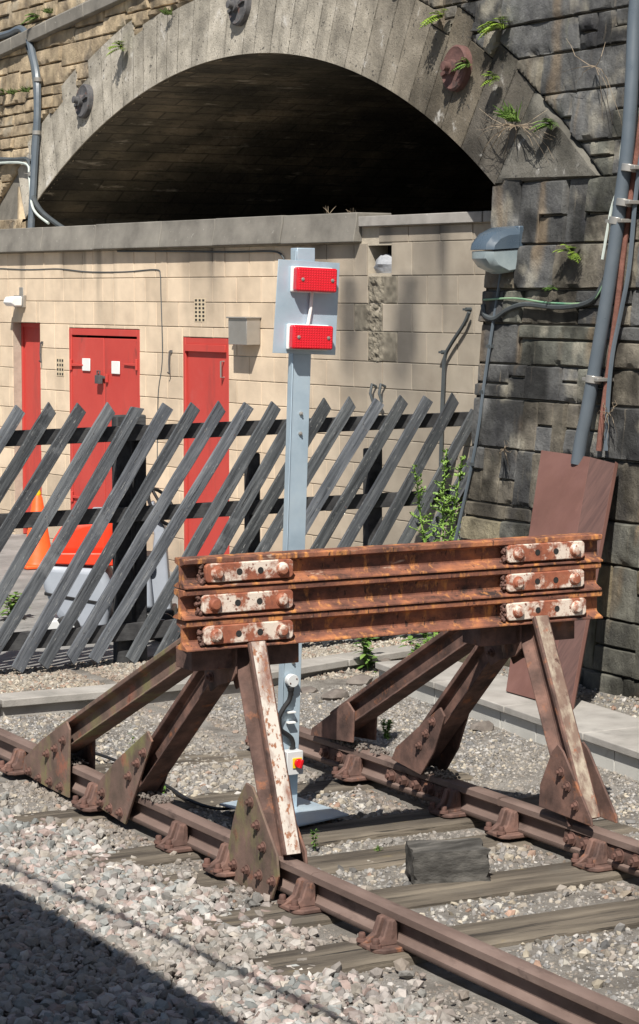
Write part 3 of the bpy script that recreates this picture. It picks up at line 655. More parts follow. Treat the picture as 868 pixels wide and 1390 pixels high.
wire('pier_cable', [(872, 200), (863, 270), (857, 340), (852, 380), (842, 430), (832, 480), (826, 540), (823, 612)], 'v', .016, 'bluepipe', 'slim slate cable at the right edge of the pier beside the rusty conduit', 'cable', out=.08)
wire('pier_cable', [(860, -20), (856, 70), (850, 150), (843, 210), (840, 250), (830, 285), (821, 335), (818, 352)], 'v', .010, 'palecable', 'pale thin cable clipped to the left side of the thick grey pipe', 'cable', out=.14)
wire('pier_cable', [(838, 290), (830, 350), (817, 388), (800, 410), (760, 417), (715, 413), (690, 420), (672, 432), (659, 428), (656, 414)], 'v', .018, 'cable', 'dark sagging cable crossing the pier below the flood light', 'cable', out=.05)
wire('pier_cable', [(657, 407), (700, 405), (745, 411), (795, 411), (815, 395), (828, 355)], 'v', .007, 'greencable', 'thin green cable running along above the dark sagging cable', 'cable', out=.055)
wire('pier_cable', [(680, 372), (676, 400), (668, 450), (657, 525), (650, 580), (640, 635), (628, 690), (616, 745)], 'v', .012, 'bluepipe', 'slim cable dropping from the flood light down the pier corner', 'cable', out=.04)
for k, (x, y) in enumerate(((676, 405), (664, 470), (655, 532), (641, 630))):
    c = on_v(x, y, .04); mb = MB(); mb.box((-.012, -.02, -.012), (.04, .02, .012), m=Matrix.Translation(c)); tag(build('cable_clip', mb, 'cable', org=c), ['highest clip on the slim cable, close under the flood light', 'second clip down on the slim cable below the flood light', 'third clip down on the slim cable, level with the fence tops', 'lowest clip on the slim cable, beside the fence end'][k], 'clip', 'clips on the flood light cable')
lb = thing('cable_bundle', on_v(44, 300, .05), 'bundle of grey cables clipped to the stonework left of the arch', 'cables')
wire('cable', [(-12, 52), (14, 45), (28, 39), (38, 50), (46, 80), (51, 110), (51, 160), (48, 205), (45, 260), (42, 318)], 'v', .038, 'bluepipe', lb, '', out=.07, n=8)
wire('cable', [(-12, 57), (20, 47), (33, 55), (42, 80), (47, 115), (48, 160), (44, 215), (41, 318)], 'v', .02, 'cable', lb, '', out=.04)
wire('cable', [(-12, 216), (20, 217), (38, 217), (42, 232), (44, 262), (55, 285), (75, 302), (90, 312)], 'v', .026, 'cable', lb, '', out=.07)
wire('cable', [(-12, 222), (34, 222), (40, 240), (43, 275), (50, 290), (66, 303)], 'v', .014, 'palecable', lb, '', out=.09)
for x, y in ((52, 108), (50, 180), (45, 213), (44, 236)):
    c = on_v(x, y, .07); mb = MB(); mb.cyl(c-Vector((0, 0, .02)), c+Vector((0, 0, .02)), .044, 12); build('cable_clip', mb, 'galvbox', lb)
# flood light
c = on_v(697, 340, .0); t = thing('flood_light', c, 'large dark-topped flood light with milky lens on the pier corner', 'flood light')
fx = lambda o_, dy, dz: c + Vector((-o_, dy, dz))
def lamp_half(top, bot, wy, name, m, bev):
    mb = MB(); n_ = 9; vs = []; fs = []
    sec = []
    for i in range(n_):
        s_ = -1+2*i/(n_-1); k = sqrt(max(0, 1-abs(s_)**3))*.35+.65
        sec.append([fx(o_*(.4+.6*k) if o_ > .08 else o_, wy*s_, dz*(k if dz > 0 else .6+.4*k)) for o_, dz in top])
    L_ = len(top)
    for s_ in sec: vs += s_
    for i in range(n_-1):
        for j in range(L_): fs.append((i*L_+j, i*L_+(j+1) % L_, (i+1)*L_+(j+1) % L_, (i+1)*L_+j))
    fs += [tuple(range(L_))[::-1], tuple((n_-1)*L_+j for j in range(L_))]
    mb.add(vs, fs); return build(name, mb, m, t, smooth=30, bevel=bev)
lamp_half([(.03, .02), (.31, .0), (.30, .05), (.24, .12), (.15, .16), (.03, .17)], 0, .13, 'shell', 'lampshell', .004)
lamp_half([(.03, -.15), (.14, -.165), (.25, -.12), (.302, -.06), (.302, -.008), (.03, .012)], 0, .12, 'lens', 'lampglass', .003)
mb = MB(); mb.box((-.035, -.12, -.17), (.03, .12, .17), m=Matrix.Translation(c)); build('back_housing', mb, 'lampshell', t, bevel=.01)
mb = MB(); mb.tube([fx(.02, .0, -.17), fx(.03, 0, -.22)], .02, 10); build('cable_gland', mb, 'black', t)

# ================================================================== KERBS
kb = MB(); kf = MB()
pts = [on_z(-60, 955, .11), on_z(20, 950, .11), on_z(260, 930, .11), on_z(420, 909, .11), on_z(520, 896, .11)]
pts = [Vector((4.4, 13.76, .11)), Vector((5.3, 13.75, .11)), Vector((6.2, 13.74, .11)), Vector((7.1, 13.84, .11)), Vector((8.0, 14.12, .11)), Vector((8.75, 14.32, .11))]
kt = thing('concrete_edging', (6.6, 13.9, 0), 'low concrete slab edging along the gravel in front of the fence', 'kerb')
for a, b in zip(pts[:-1], pts[1:]):
    d = (b-a).normalized(); nrm = Vector((-d.y, d.x, 0)); a = a+d*.006; b = b-d*.006
    kb.prism([a-nrm*.02, b-nrm*.02, b+nrm*.22, a+nrm*.22], (0, 0, -.05)); kf.prism([a+nrm*.02-Vector((0, 0, .051)), b+nrm*.02-Vector((0, 0, .051)), b+nrm*.2-Vector((0, 0, .051)), a+nrm*.2-Vector((0, 0, .051))], (0, 0, -.14))
build('slab_top', kb, 'concrete', kt, bevel=.006); build('edging_face', kf, 'concrete', kt, bevel=.005)
kt = thing('concrete_walkway', (7.9, 11.5, 0), 'concrete slab walkway with pale side at the foot of the stone pier', 'kerb')
kb = MB(); kf = MB(); y = 9.0; xk = lambda y: 7.69+(y-10.33)*.092
while y < 13.6:
    yb = min(y+.95, 13.7); kb.prism([Vector((xk(y)-.02, y+.004, .15)), Vector((xk(y)+.52, y+.004, .15)), Vector((xk(yb)+.52, yb-.004, .15)), Vector((xk(yb)-.02, yb-.004, .15))], (0, 0, -.045)); y = yb
y = 8.8
while y < 13.6:
    yb = min(y+.45, 13.7); kf.prism([Vector((xk(y)+.01, y+.003, .104)), Vector((xk(y)+.12, y+.003, .104)), Vector((xk(yb)+.12, yb-.003, .104)), Vector((xk(yb)+.01, yb-.003, .104))], (0, 0, -.2)); y = yb
build('slab_top', kb, 'concrete', kt, bevel=.006); build('pale_side', kf, 'concrete_light', kt, bevel=.003)

# ================================================================== TRACK
XN, XF = 4.77, 6.29; ZT = .19
HR = .145
def bullhead(h=HR, hw=.038, web=.008, fw=None):
    fw = fw or hw
    return [(-fw*.8, 0), (-fw, .008), (-fw, .026), (-web, .045), (-web, h-.055), (-hw, h-.036), (-hw, h-.008), (-hw*.7, h), (hw*.7, h), (hw, h-.008), (hw, h-.036), (web, h-.055), (web, .045), (fw, .026), (fw, .008), (fw*.8, 0)]
def hang(a, b): return Vector(a), Vector(b)
nr = thing('track_rail', (XN, 9, ZT-HR), 'nearer rusted rail running the full length of the picture to the left edge', 'rail')
mb = MB()
for ya, yb in ((-10, 8.655), (8.66, 40)): mb.sweep(bullhead(), (XN, ya, ZT-HR), (XN, yb, ZT-HR), (0, 0, 1))
build('rail_length', mb, 'railhead', nr, smooth=50)
fr = thing('track_rail', (XF, 9, ZT-HR), 'farther rusted rail that ends just past the lamp post, with bolted joint plates', 'rail')
mb = MB(); mb.sweep(bullhead(), (XF, -10, ZT-HR), (XF, 9.52, ZT-HR), (0, 0, 1)); mb.sweep(bullhead(), (XF, 9.54, ZT-HR), (XF, 12.2, ZT-HR), (0, 0, 1))
build('rail_length', mb, 'railhead', fr, smooth=50)
def joint(y0, y1, X, side, par, nb=4):
    mb = MB(); x = X+side*.012
    mb.prism([Vector((x, y0, ZT-.1)), Vector((x+side*.014, y0, ZT-.112)), Vector((x+side*.020, y0, ZT-.07)), Vector((x+side*.014, y0, ZT-.045)), Vector((x, y0, ZT-.05))], (0, y1-y0, 0))
    fp = build('joint_plate', mb, 'rust', par, bevel=.003)
    for i in range(nb):
        y = y0+(y1-y0)*(i+.5)/nb; build('bolt', hexbolt((x+side*.018, y, ZT-.077), (side, 0, 0), .026, .03), 'bolt', fp)
joint(8.35, 8.98, XF, -1, fr, 5); joint(9.98, 10.62, XF, -1, fr, 5); joint(10.9, 11.35, XF, -1, fr, 3)
# sleepers with chairs
def chair(X, side, par, Y, ang=0, far_in=True):
    mb = MB(); zt = .035
    pl = [(-.19, -.07), (-.14, -.1), (.12, -.1), (.15, -.07), (.15, .07), (.12, .1), (-.14, .1), (-.19, .07)]
    mb.prism([Vector((X-px_*side*-1 if side < 0 else X-px_, Y+py_, zt)) for px_, py_ in (pl if side > 0 else pl)], (0, 0, .022))
    for s_ in (-1, 1):     # jaws gripping the rail
        a = X+s_*.012
        mb.prism([Vector((a+s_*.018, Y-.055, zt+.02)), Vector((a+s_*.135, Y-.055, zt+.02)), Vector((a+s_*.08, Y-.045, zt+.055)), Vector((a+s_*.055, Y-.04, ZT-.035)), Vector((a+s_*.03, Y-.04, ZT-.03)), Vector((a+s_*.018, Y-.05, ZT-.06))], (0, .035, 0))
        mb.prism([Vector((a+s_*.018, Y+.02, zt+.02)), Vector((a+s_*.135, Y+.02, zt+.02)), Vector((a+s_*.08, Y+.02, zt+.055)), Vector((a+s_*.055, Y+.02, ZT-.035)), Vector((a+s_*.03, Y+.02, ZT-.03)), Vector((a+s_*.018, Y+.02, ZT-.06))], (0, .035, 0))
        mb.prism([Vector((a+s_*.018, Y-.05, zt+.02)), Vector((a+s_*.05, Y-.05, zt+.02)), Vector((a+s_*.045, Y-.05, ZT-.04)), Vector((a+s_*.03, Y-.05, ZT-.03)), Vector((a+s_*.018, Y-.05, ZT-.05))], (0, .1, 0))
    ch = build('rail_chair', mb, 'rust', par, bevel=.006)
    for (dx, dy) in ((-.135, -.055), (-.135, .055), (.12, 0)):
        b = MB(); p = Vector((X+dx, Y+dy, zt+.022)); b.lathe(p, (0, 0, 1), [(.024, 0), (.022, .012), (.015, .014), (.015, .03), (.012, .036)], 10); build('chair_screw', b, 'bolt', ch)
SY = [8.0, 8.68, 9.41, 9.93, 10.93, 11.96]
descr = ['weathered sleeper nearest the camera across the bottom right', 'weathered grey-yellow sleeper under the dark timber block', 'half-buried dark sleeper behind the timber block',
         'dark sleeper at the foot of the lamp post base', 'buried sleeper just beyond the lamp post', 'last buried sleeper where the farther rail ends']
for k, y in enumerate(SY):
    s_ = thing('sleeper', (5.53, y, 0), descr[k], 'sleeper', 'timber sleepers of the track')
    zt = [.036, .034, .016, .03, .008, 0, -.002][k]
    x0, x1 = 4.16, 6.9; n_ = 30; mb = MB(); vs = []; fs = []
    for i in range(n_+1):
        x = x0+(x1-x0)*i/n_; dz = .007*float(fbm(np.array(x*5.), np.array(y), 9, 3)-.5)
        e = (float(fbm(np.array(x*8.), np.array(y+3), 4, 3))-.5)*.02
        prof = [(-.15+e, -.1), (-.15+e, zt-.012), (-.135+e, zt), (-.02, zt+.002), (.0, zt-.004), (.03, zt+.001), (.135+e, zt), (.15+e, zt-.012), (.15+e, -.1)]
        vs += [(x, y+a+(x-5.5)*(.012 if k % 2 else -.008), b+dz) for a, b in prof]
    L_ = 9
    for i in range(n_):
        for j in range(L_-1): fs.append((i*L_+j, i*L_+j+1, (i+1)*L_+j+1, (i+1)*L_+j))
    fs += [tuple(range(L_))[::-1], tuple(n_*L_+j for j in range(L_))]
    mb.add(vs, fs); build('timber', mb, 'sleeper', s_, smooth=40)
    chair(XN, 1, s_, y)
    if not (k == 6): chair(XF, 1, s_, y)

# ================================================================== BUFFER STOP
bs = thing('buffer_stop', (5.53, 9.6, 0), 'rusted buffer stop made of old rails with three-rail cross beam and white-painted legs', 'buffer stop')
YB = 9.3; XL, XR = 4.42, 6.66; ZB = 1.082; hb = .138
# beam rails: profile side axis = Y
def flatrail(h, hw=.050, fw=.058, web=.008, ht=.024):
    return [(-fw, 0), (-fw, .009), (-web-.006, .028), (-web, .036), (-web, h-ht-.012), (-hw, h-ht), (-hw, h-.004), (-hw+.006, h), (hw-.006, h), (hw, h-.004), (hw, h-ht), (web, h-ht-.012), (web, .036), (web+.006, .028), (fw, .009), (fw, 0)]
prof = flatrail(hb-.005)
for k in range(3):
    mb = MB(); z = ZB+k*hb; xa = XL+[.012, .0, .004][k]; xb = XR-[.0, .008, .002][k]
    mb.sweep(prof, (xa, YB, z), (xb, YB, z), (0, 0, 1))
    build('beam_rail', mb, 'beam', bs, smooth=20, bevel=.002)
def fishplate(xa, xb, z0, z1):
    yf = YB-.048; mb = MB(); a = .012
    pl = [(xa+a, z0), (xb-a, z0), (xb, z0+a), (xb, z1-a), (xb-a, z1), (xa+a, z1), (xa, z1-a), (xa, z0+a)]
    mb.prism([Vector((x, yf+.012, z)) for x, z in pl], (0, -.026, 0)); fp = build('fish_plate', mb, 'plate', bs, bevel=.005, seg=3)
    L_ = xb-xa; zm = (z0+z1)/2
    for t_ in (.13, .87):
        b = MB(); p = Vector((xa+L_*t_, yf-.014, zm)); b.lathe(p, (0, -1, 0), [(.031, -.002), (.031, .004), (.027, .006), (.026, .014), (.020, .020), (.001, .022)], 20); build('rivet_bolt', b, 'plate', fp)
    for t_ in (.38, .62):
        b = MB(); p = Vector((xa+L_*t_, yf-.0145, zm)); b.lathe(p, (0, -1, 0), [(.0145, 0), (.0145, .0012)], 16); build('bolt_hole', b, 'darkhole', fp, smooth=0)
    b = MB(); rr = random.Random(int(xa*100+z0*77))   # weld crust at the end
    for i in range(26):
        p = Vector((xa-.006+rr.uniform(-.012, .008), yf+.012+rr.uniform(-.014, .012), z0+rr.random()*(z1-z0))); q = rr.uniform(.006, .013)
        b.lathe(p, (rr.uniform(-1, 1), -1, rr.uniform(-1, 1)), [(q*.4, -q*.7), (q, 0), (q*.5, q*.7)], 6)
    build('weld_crust', b, 'bolt', fp, smooth=0)
for k in range(3):
    z = ZB+k*hb
    fishplate(on_y(278-[0, 4, 2][2-k], 800, YB-.05)[0], on_y(397, 770, YB-.05)[0], z+.024, z+hb-.030)
    fishplate(on_y(688, 770, YB-.05)[0], on_y(792+[3, 0, 0][k], 770, YB-.05)[0], z+.024, z+hb-.030)
TOP = ZB-.004
def side_frame(X, near):
    off = .0
    legp = flatrail(.145, .046, .056, .007, .026)
    # front post: head faces the front
    pf0 = Vector((X, 8.965 if near else 8.86, .17)); pf1 = Vector((X, 9.30, TOP-.02))
    mb = MB(); mb.sweep(flatrail(.145, .043, .056, .007, .026), pf0+Vector((0, .055, 0)), pf1+Vector((0, .055, 0)), (0, -1, .2)); fpo = build('front_post', mb, 'rust', bs, smooth=20, bevel=.004)
    ud = Vector((0, -1, .2)); mb = MB(); mb.sweep([(-.034, .1435), (-.033, .1462), (.033, .1462), (.034, .1435)], pf0+Vector((0, .055, 0)), pf1+Vector((0, .055, 0)), ud); build('painted_head', mb, 'paintrust' if near else 'paintrust2', fpo, smooth=30)
    pb0 = Vector((X, 10.42 if near else 10.30, .20)); pb1 = Vector((X, 9.46, TOP-.10))
    mb = MB(); mb.sweep(legp, pb0, pb1, (0, .8, .6)); build('middle_strut', mb, 'rust', bs, smooth=20, bevel=.004)
    pa0 = Vector((X, 11.42 if near else 11.15, .22)); pa1 = Vector((X, 9.44, TOP+.02))
    mb = MB(); mb.sweep(legp, pa0, pa1, (0, .5, .85)); build('rear_strut', mb, 'rustgreen' if near else 'rust', bs, smooth=20, bevel=.004)
    # gusset under the beam
    for s_ in (-1, 1):
        x = X+s_*.060
        mb = MB(); mb.prism([Vector((x, 9.30, TOP)), Vector((x, 9.56, TOP)), Vector((x, 9.66, TOP-.10)), Vector((x, 9.56, TOP-.24)), Vector((x, 9.48, TOP-.2)), Vector((x, 9.34, TOP-.16)), Vector((x, 9.30, TOP-.12))], (s_*.010, 0, 0))
        g = build('head_gusset', mb, 'rust', bs, bevel=.003)
        if s_ < 0:
            for yy, zz_ in ((9.545, TOP-.17), (9.56, TOP-.06)): build('bolt', hexbolt((x-.01, yy, zz_), (-1, 0, 0), .018, .018), 'bolt', g)
    mb = MB(); mb.box((X-.27, 9.335, TOP-.10), (X+.27, 9.50, TOP-.002)); build('bearer_plate', mb, 'rust', bs, bevel=.004)
M['paintrust2'] = mat('rusted_rail_with_faded_paint', [(.16, .10, .08), (.24, .17, .13)], 9, .85, .1, bump=.6, bscale=70, bdist=.003,
                      layers=[((.42, .36, .28), .44, .58, 8, (1.2, 1.2, .3)), ((.28, .12, .075), .60, .68, 16, O), ((.09, .05, .04), .62, .68, 30, (1, 1, .4))])
side_frame(XN, True); side_frame(XF, False)
mb = MB(); mb.sweep([(-.05, -.05), (.05, -.05), (.05, 0), (-.05, 0)], (XN+.2, 9.38, TOP-.01), (XF-.2, 9.38, TOP-.01), (0, 0, 1))
# foot brackets, measured as outlines in the plane of the rail web
def bracket(px, X, side, bolts, m, th=.012, lab=None, bside=None):
    P = [on_x(x, y, X+side*.058) for x, y in px]
    mb = MB(); mb.prism(P, (side*th, 0, 0)); b = build('foot_bracket', mb, m, bs, bevel=.003)
    for x, y in bolts:
        p = on_x(x, y, X+side*.058+side*th); build('bolt', hexbolt(p, (side, 0, 0), .019, .018), 'bolt', b)
    return b, P
A_ = [(93, 979), (97, 990), (96, 1083), (66, 1068), (33, 1048), (36, 1028), (60, 1003)]
B_ = [(203, 992), (209, 1006), (173, 1119), (150, 1104), (133, 1093), (136, 1062), (160, 1032)]
C_ = [(337, 1062), (346, 1068), (379, 1160), (381, 1190), (372, 1221), (340, 1206), (306, 1190), (319, 1115), (326, 1084)]
A2 = [(474, 952), (483, 966), (481, 1008), (424, 998), (426, 988)]
B2 = [(600, 960), (606, 972), (592, 1020), (574, 1052), (534, 1030), (540, 1014)]
C2 = [(752, 1020), (760, 1010), (767, 1020), (805, 1112), (806, 1122), (734, 1094), (736, 1064)]
for px, X, m, bo in ((A_, XN, 'rustgreen', [(87, 1005), (76, 1016), (65, 1023), (41, 1047), (54, 1056), (69, 1061), (83, 1068)]),
                     (B_, XN, 'rustgreen', [(196, 1022), (187, 1036), (176, 1054), (138, 1089), (150, 1097), (164, 1103), (140, 1076)]),
                     (C_, XN, 'rustgreen', [(341, 1089), (350, 1120), (358, 1150), (319, 1173), (336, 1181), (353, 1188), (371, 1196)]),
                     (A2, XF, 'rust', []), (B2, XF, 'rust', [(588, 980), (579, 996), (570, 1012)]),
                     (C2, XF, 'rust', [(771, 1053), (779, 1075), (787, 1100)])):
    if px is C2: bo = [(762, 1048), (771, 1068), (782, 1094)]
    b, P = bracket(px, X, -1, bo, m)
    c = sum(P, Vector())/len(P)
    off = Vector((.116+.012, 0, 0))
    mb = MB(); mb.prism([p+off for p in P], (.012, 0, 0)); build('foot_bracket', mb, 'rust', bs, bevel=.003)
# debris lying between the bracket plates
for (y0, y1, X) in ((11.25, 11.6, XN), (10.2, 10.5, XN), (10.7, 11.3, XF), (10.0, 10.35, XF)):
    mb = MB()
    for i in range(140):
        p = Vector((X+rnd.uniform(-.05, .05), rnd.uniform(y0, y1), ZT+rnd.uniform(0, .02))); q = rnd.uniform(.006, .014)
        mb.lathe(p, (rnd.uniform(-1, 1), rnd.uniform(-1, 1), 1), [(q*.5, -q*.6), (q, 0), (q*.4, q*.6)], 5)
    struct(build('debris', mb, 'rock', org=(X, y0, ZT), smooth=0), 'stuff')['label'] = 'crumbled dirt and rust flakes lying on the rail by a foot bracket'

# ================================================================== LAMP POST
YP = 10.41; pb = Vector((5.528, YP, .045)); ptop = on_y(408, 340, YP)
lp = thing('lamp_post', pb, 'galvanised channel post with two red stop lamps standing on a square base plate', 'signal lamp')
M['galvbase'] = M['galv']
mb = MB(); cs = [on_z(298, 1092, .05), on_z(385, 1076, .05), on_z(474, 1106, .05), on_z(402, 1122, .05)]
mb.prism([Vector((c.x, c.y, .045)) for c in cs], (0, 0, .01)); build('base_plate', mb, 'galv', lp, bevel=.002)
ch = [(-.05, -.0), (-.05, .055), (.05, .055), (.05, 0), (.036, 0), (.036, .006), (.043, .006), (.043, .047), (-.043, .047), (-.043, .006), (-.036, .006), (-.036, 0)]
up_ = Vector((0, -1, 0)); mb = MB(); p0 = pb+Vector((0, 0, .01)); p1 = ptop
mb.sweep([(a, b) for a, b in ch], p0, p1, up_)
mb.sweep([(-.058, .02), (-.052, .02), (-.052, .062), (-.058, .062)], p0, p1, up_)
build('post', mb, 'galv', lp, bevel=.002)
def along(z): return p0+(p1-p0)*((z-p0.z)/(p1.z-p0.z))
mb = MB(); q = along(ptop.z); mb.box((-.05, -.060, -.07), (.052, .012, .012), m=Matrix.Translation(q)); build('post_cap', mb, 'galv', lp, bevel=.004)
# panel
yp = YP-.066; PC = [on_y(x, y, yp) for x, y in ((378, 352), (461, 357), (455, 482), (370, 479))]
mb = MB(); mb.prism(PC, (0, -.004, 0)); build('backing_panel', mb, 'galv', lp, bevel=.001)
ty = yp-.005
for (x0, y0, x1, y1), lab in (((393, 362, 459, 398), 'upper red lamp'), ((387, 440, 454, 476), 'lower red lamp')):
    a = on_y((x0+x1)/2+1, (y0+y1)/2, ty-.04); hw, hh = .116, .062
    tilt = Matrix.Translation(Vector((a.x, ty, a.z))) @ Matrix.Rotation(R(2.2), 4, 'Y')
    mb = MB(); mb.box((-hw-.002, -.022, -hh-.002), (hw+.002, -.001, hh+.002), m=tilt); bse = build('red_lamp', mb, 'whiteplastic', lp, bevel=.008, seg=3); bse['label'] = lab+' on its white base'
    mb = MB(); mb.box((-hw+.002, -.075, -hh+.002), (hw-.002, -.0225, hh-.002), m=tilt); build('lens', mb, 'lens', bse, bevel=.012, seg=4)
    mb = MB()
    for i in range(15):
        for j in range(9):
            if i in (1, 13) and j in (3, 4, 5): continue
            x = -hw+.016+(hw*2-.032)*(i)/14; z = -hh+.014+(hh*2-.028)*j/8
            m_ = tilt @ Matrix.Translation((x, -.0748, z)); r_ = .0056
            vs = [m_ @ Vector(p) for p in ((-r_, 0, -r_*.95), (r_, 0, -r_*.95), (r_, 0, r_*.95), (-r_, 0, r_*.95), (0, -.0022, 0))]
            mb.add(vs, [(0, 1, 4), (1, 2, 4), (2, 3, 4), (3, 0, 4)])
    build('lens_prisms', mb, 'lensrib', bse, smooth=0)
    for s_ in (-1, 1):
        mb = MB(); p = tilt @ Vector((s_*(hw-.032), -.0752, 0)); mb.lathe(p, (0, -1, 0), [(.009, 0), (.009, .003), (.006, .0035), (.005, .006)], 12); build('screw', mb, 'galvbox', bse)
mb = MB(); mb.tube([on_y(424, 395, ty-.015), on_y(422, 420, ty-.015), on_y(418, 443, ty-.015)], .0085, 10); build('lamp_cable', mb, 'whiteplastic', lp)
# junction box, hose, switch
yj = YP-.062
c = on_y(397, 924, yj-.02); mb = MB(); mb.lathe(Vector((c.x, yj, c.z)), (0, -1, 0), [(.033, 0), (.033, .03), (.03, .034), (.001, .034)], 24); j_ = build('junction_box', mb, 'greybox', lp)
for s_ in (-1, 1):
    mb = MB(); mb.lathe(Vector((c.x+s_*.018, yj-.034, c.z+.01*s_)), (0, -1, 0), [(.004, 0), (.004, .003)], 8); build('screw', mb, 'bolt', j_)
mb = MB(); P = [on_y(x, y, yj-.02) for x, y in ((395, 938), (393, 950), (385, 962), (379, 975), (381, 990), (390, 997), (396, 1003), (398, 1012), (395, 1022))]
Q = []
for i in range(len(P)-1):
    a_, b_, c_, d_ = P[max(i-1, 0)], P[i], P[i+1], P[min(i+2, len(P)-1)]
    for k in range(5):
        tt = k/5; Q.append(.5*((2*b_)+(c_-a_)*tt+(2*a_-5*b_+4*c_-d_)*tt*tt+(-a_+3*b_-3*c_+d_)*tt**3))
mb.tube(Q, .0125, 10); build('flexible_hose', mb, 'black', lp)
mb = MB(); mb.lathe(P[0]+Vector((0, 0, .022)), (0, 0, -1), [(.013, 0), (.017, .004), (.017, .022), (.014, .026), (.014, .045)], 12); build('hose_gland', mb, 'black', lp)
for yy in (967, 981):
    p = on_y(396, yy, yj-.02); mb = MB(); mb.box((-.022, -.008, -.004), (.022, .02, .004), m=Matrix.Translation(p)); build('cable_tie', mb, 'whiteplastic', lp, bevel=.001)
c = on_y(396, 1034, yj-.03); mb = MB(); mb.box((-.046, -.07, -.06), (.046, .0, .06), m=Matrix.Translation(Vector((c.x, yj, c.z)))); sw = build('switch_box', mb, 'greybox', lp, bevel=.004)
mb = MB(); mb.box((-.024, -.076, -.026), (.028, -.0705, .026), m=Matrix.Translation(Vector((c.x+.008, yj, c.z)))); build('switch_plate', mb, 'yellow', sw, bevel=.002)
mb = MB(); kc = Vector((c.x+.014, yj-.0765, c.z)); mb.lathe(kc, (0, -1, 0), [(.024, 0), (.024, .012), (.021, .015), (.001, .015)], 20); mb.box((-.007, -.036, -.022), (.007, -.0, .022), m=Matrix.Translation(kc) @ Matrix.Rotation(.3, 4, 'Y')); build('switch_knob', mb, 'redknob', sw, bevel=.002)
for z in (2.05, 1.95, .8, .36):
    mb = MB(); q = along(z); mb.lathe(q+Vector((.0, -.056, 0)), (0, -1, 0), [(.010, 0), (.010, .008), (.005, .009), (.005, .016)], 8); build('bolt', mb, 'galvbox', lp)
gp = [on_z(x, y, .03) for x, y in ((112, 1018), (140, 1026), (165, 1036), (190, 1052), (225, 1066), (250, 1082), (275, 1093), (300, 1098), (330, 1095), (380, 1092))]
wire('ground_cable', gp, None, .0095, 'black', 'black cable trailing over the gravel to the lamp post base', 'cable')

# ================================================================== FENCE
fn = thing('timber_fence', (7.2, 14.9, .05), 'charcoal-stained timber fence of slanting pales on black rails', 'fence')
fy = lambda X: 14.88 + (X-5.7)*.025
def fpx(x, y): p = on_y(x, y, 14.9); return on_y(x, y, fy(p.x))
XE = fpx(643, 560).x; XS = 3.2
for za, zb, h in ((1.645, 1.70, .105), (1.10, 1.12, .105), (.275, .30, .12)):
    mb = MB(); n_ = 40
    a = Vector((XS, fy(XS)+.012, za-h/2)); b = Vector((XE+.02, fy(XE)+.012, zb-h/2))
    mb.prism([a, b, b+Vector((0, 0, h)), a+Vector((0, 0, h))], (0, .045, 0)); build('fence_rail', mb, 'fencedark', fn, bevel=.004)
tops = [(-190, 552), (-151, 552), (-112, 552), (-74, 551), (-38, 551), (-2, 551), (34, 551), (77, 549), (117, 549), (157, 549), (193, 549), (234, 547), (271, 547), (307, 547), (344, 546), (381, 546), (417, 544), (450, 543), (484, 541), (521, 541), (554, 538), (587, 537), (624, 536), (662, 535), (700, 534), (738, 533)]
for k, (x, y) in enumerate(tops):
    T = fpx(x-8, y+4); lean = 1.20+rnd.uniform(-.05, .05); low = .10+rnd.uniform(-.02, .035)
    if x == 234: low -= .02
    B = Vector((T.x-lean*(T.z-low)/1.78, 0, low)); dirv = Vector((T.x-B.x, 0, T.z-B.z))
    if T.x > XE: tt = (XE-B.x)/dirv.x
    else: tt = 1
    if tt < .1: continue
    ln = dirv.length*tt; d = dirv.normalized(); nrm = Vector((-d.z, 0, d.x)); wd = .046*rnd.uniform(.94, 1.05)
    yb = fy((T.x+B.x)/2)
    bow = rnd.uniform(-.008, .02); sway = rnd.uniform(-.012, .012); n_ = 14; vs = []; fs = []
    jag = rnd.choice([0, .006, -.01, .018, -.02, .01])
    for i in range(n_+1):
        s_ = i/n_; c = Vector((B.x, yb, B.z))+d*(ln*s_); c.y -= bow*4*s_*(1-s_); c += nrm*(sway*4*s_*(1-s_)+rnd.uniform(-.0015, .0015))
        e0 = 0
        for sg in (-1, 1):
            q = c+nrm*(wd*sg)+(d*(jag*sg) if i in (0, n_) else Vector()); q.x += rnd.uniform(-.0012, .0012)
            vs += [q+Vector((0, -.022, 0)), q]
    for i in range(n_):
        a = i*4; b = a+4; fs += [(a, a+2, b+2, b), (a+1, b+1, b+3, a+3), (a, b, b+1, a+1), (a+2, a+3, b+3, b+2)]
    fs += [(0, 1, 3, 2), (n_*4, n_*4+2, n_*4+3, n_*4+1)]
    t_ = rnd.choice([.62, .8, .95, 1.1, 1.3])*rnd.uniform(.9, 1.1); col = (t_, t_, t_*rnd.uniform(.97, 1.04))
    # store relative to pale axis so the grain follows the board
    base = Vector((B.x, yb, B.z)); rot = Matrix(((d.z, 0, d.x), (0, 1, 0), (-d.x, 0, d.z)))   # local z -> d
    mb = MB(); inv = rot.transposed(); mb.add([inv @ (Vector(v)-base) for v in vs], fs, col)
    me_o = build('pale', mb, 'fence', None, org=(0, 0, 0), bevel=.002)
    me_o.parent = fn; me_o.location = base-fn.location; me_o.rotation_euler = rot.to_euler()
    nb = MB()
    for tz in (1.665, 1.11, .29):
        tq = (tz-B.z)/d.z
        if .03 < tq < ln-.03:
            for sg in (-1, 1): nb.lathe(Vector((B.x, yb-.022-bow*4*(tq/ln)*(1-tq/ln), B.z))+d*(tq+sg*.012)+nrm*(sg*.02), (0, -1, 0), [(.0055, -.002), (.0055, .001), (.001, .0015)], 6)
    if nb.v:
        no = build('nail_heads', nb, 'castiron', None, org=(0, 0, 0), smooth=0); no.parent = fn; no.location = -fn.location; no['kind'] = 'stuff'
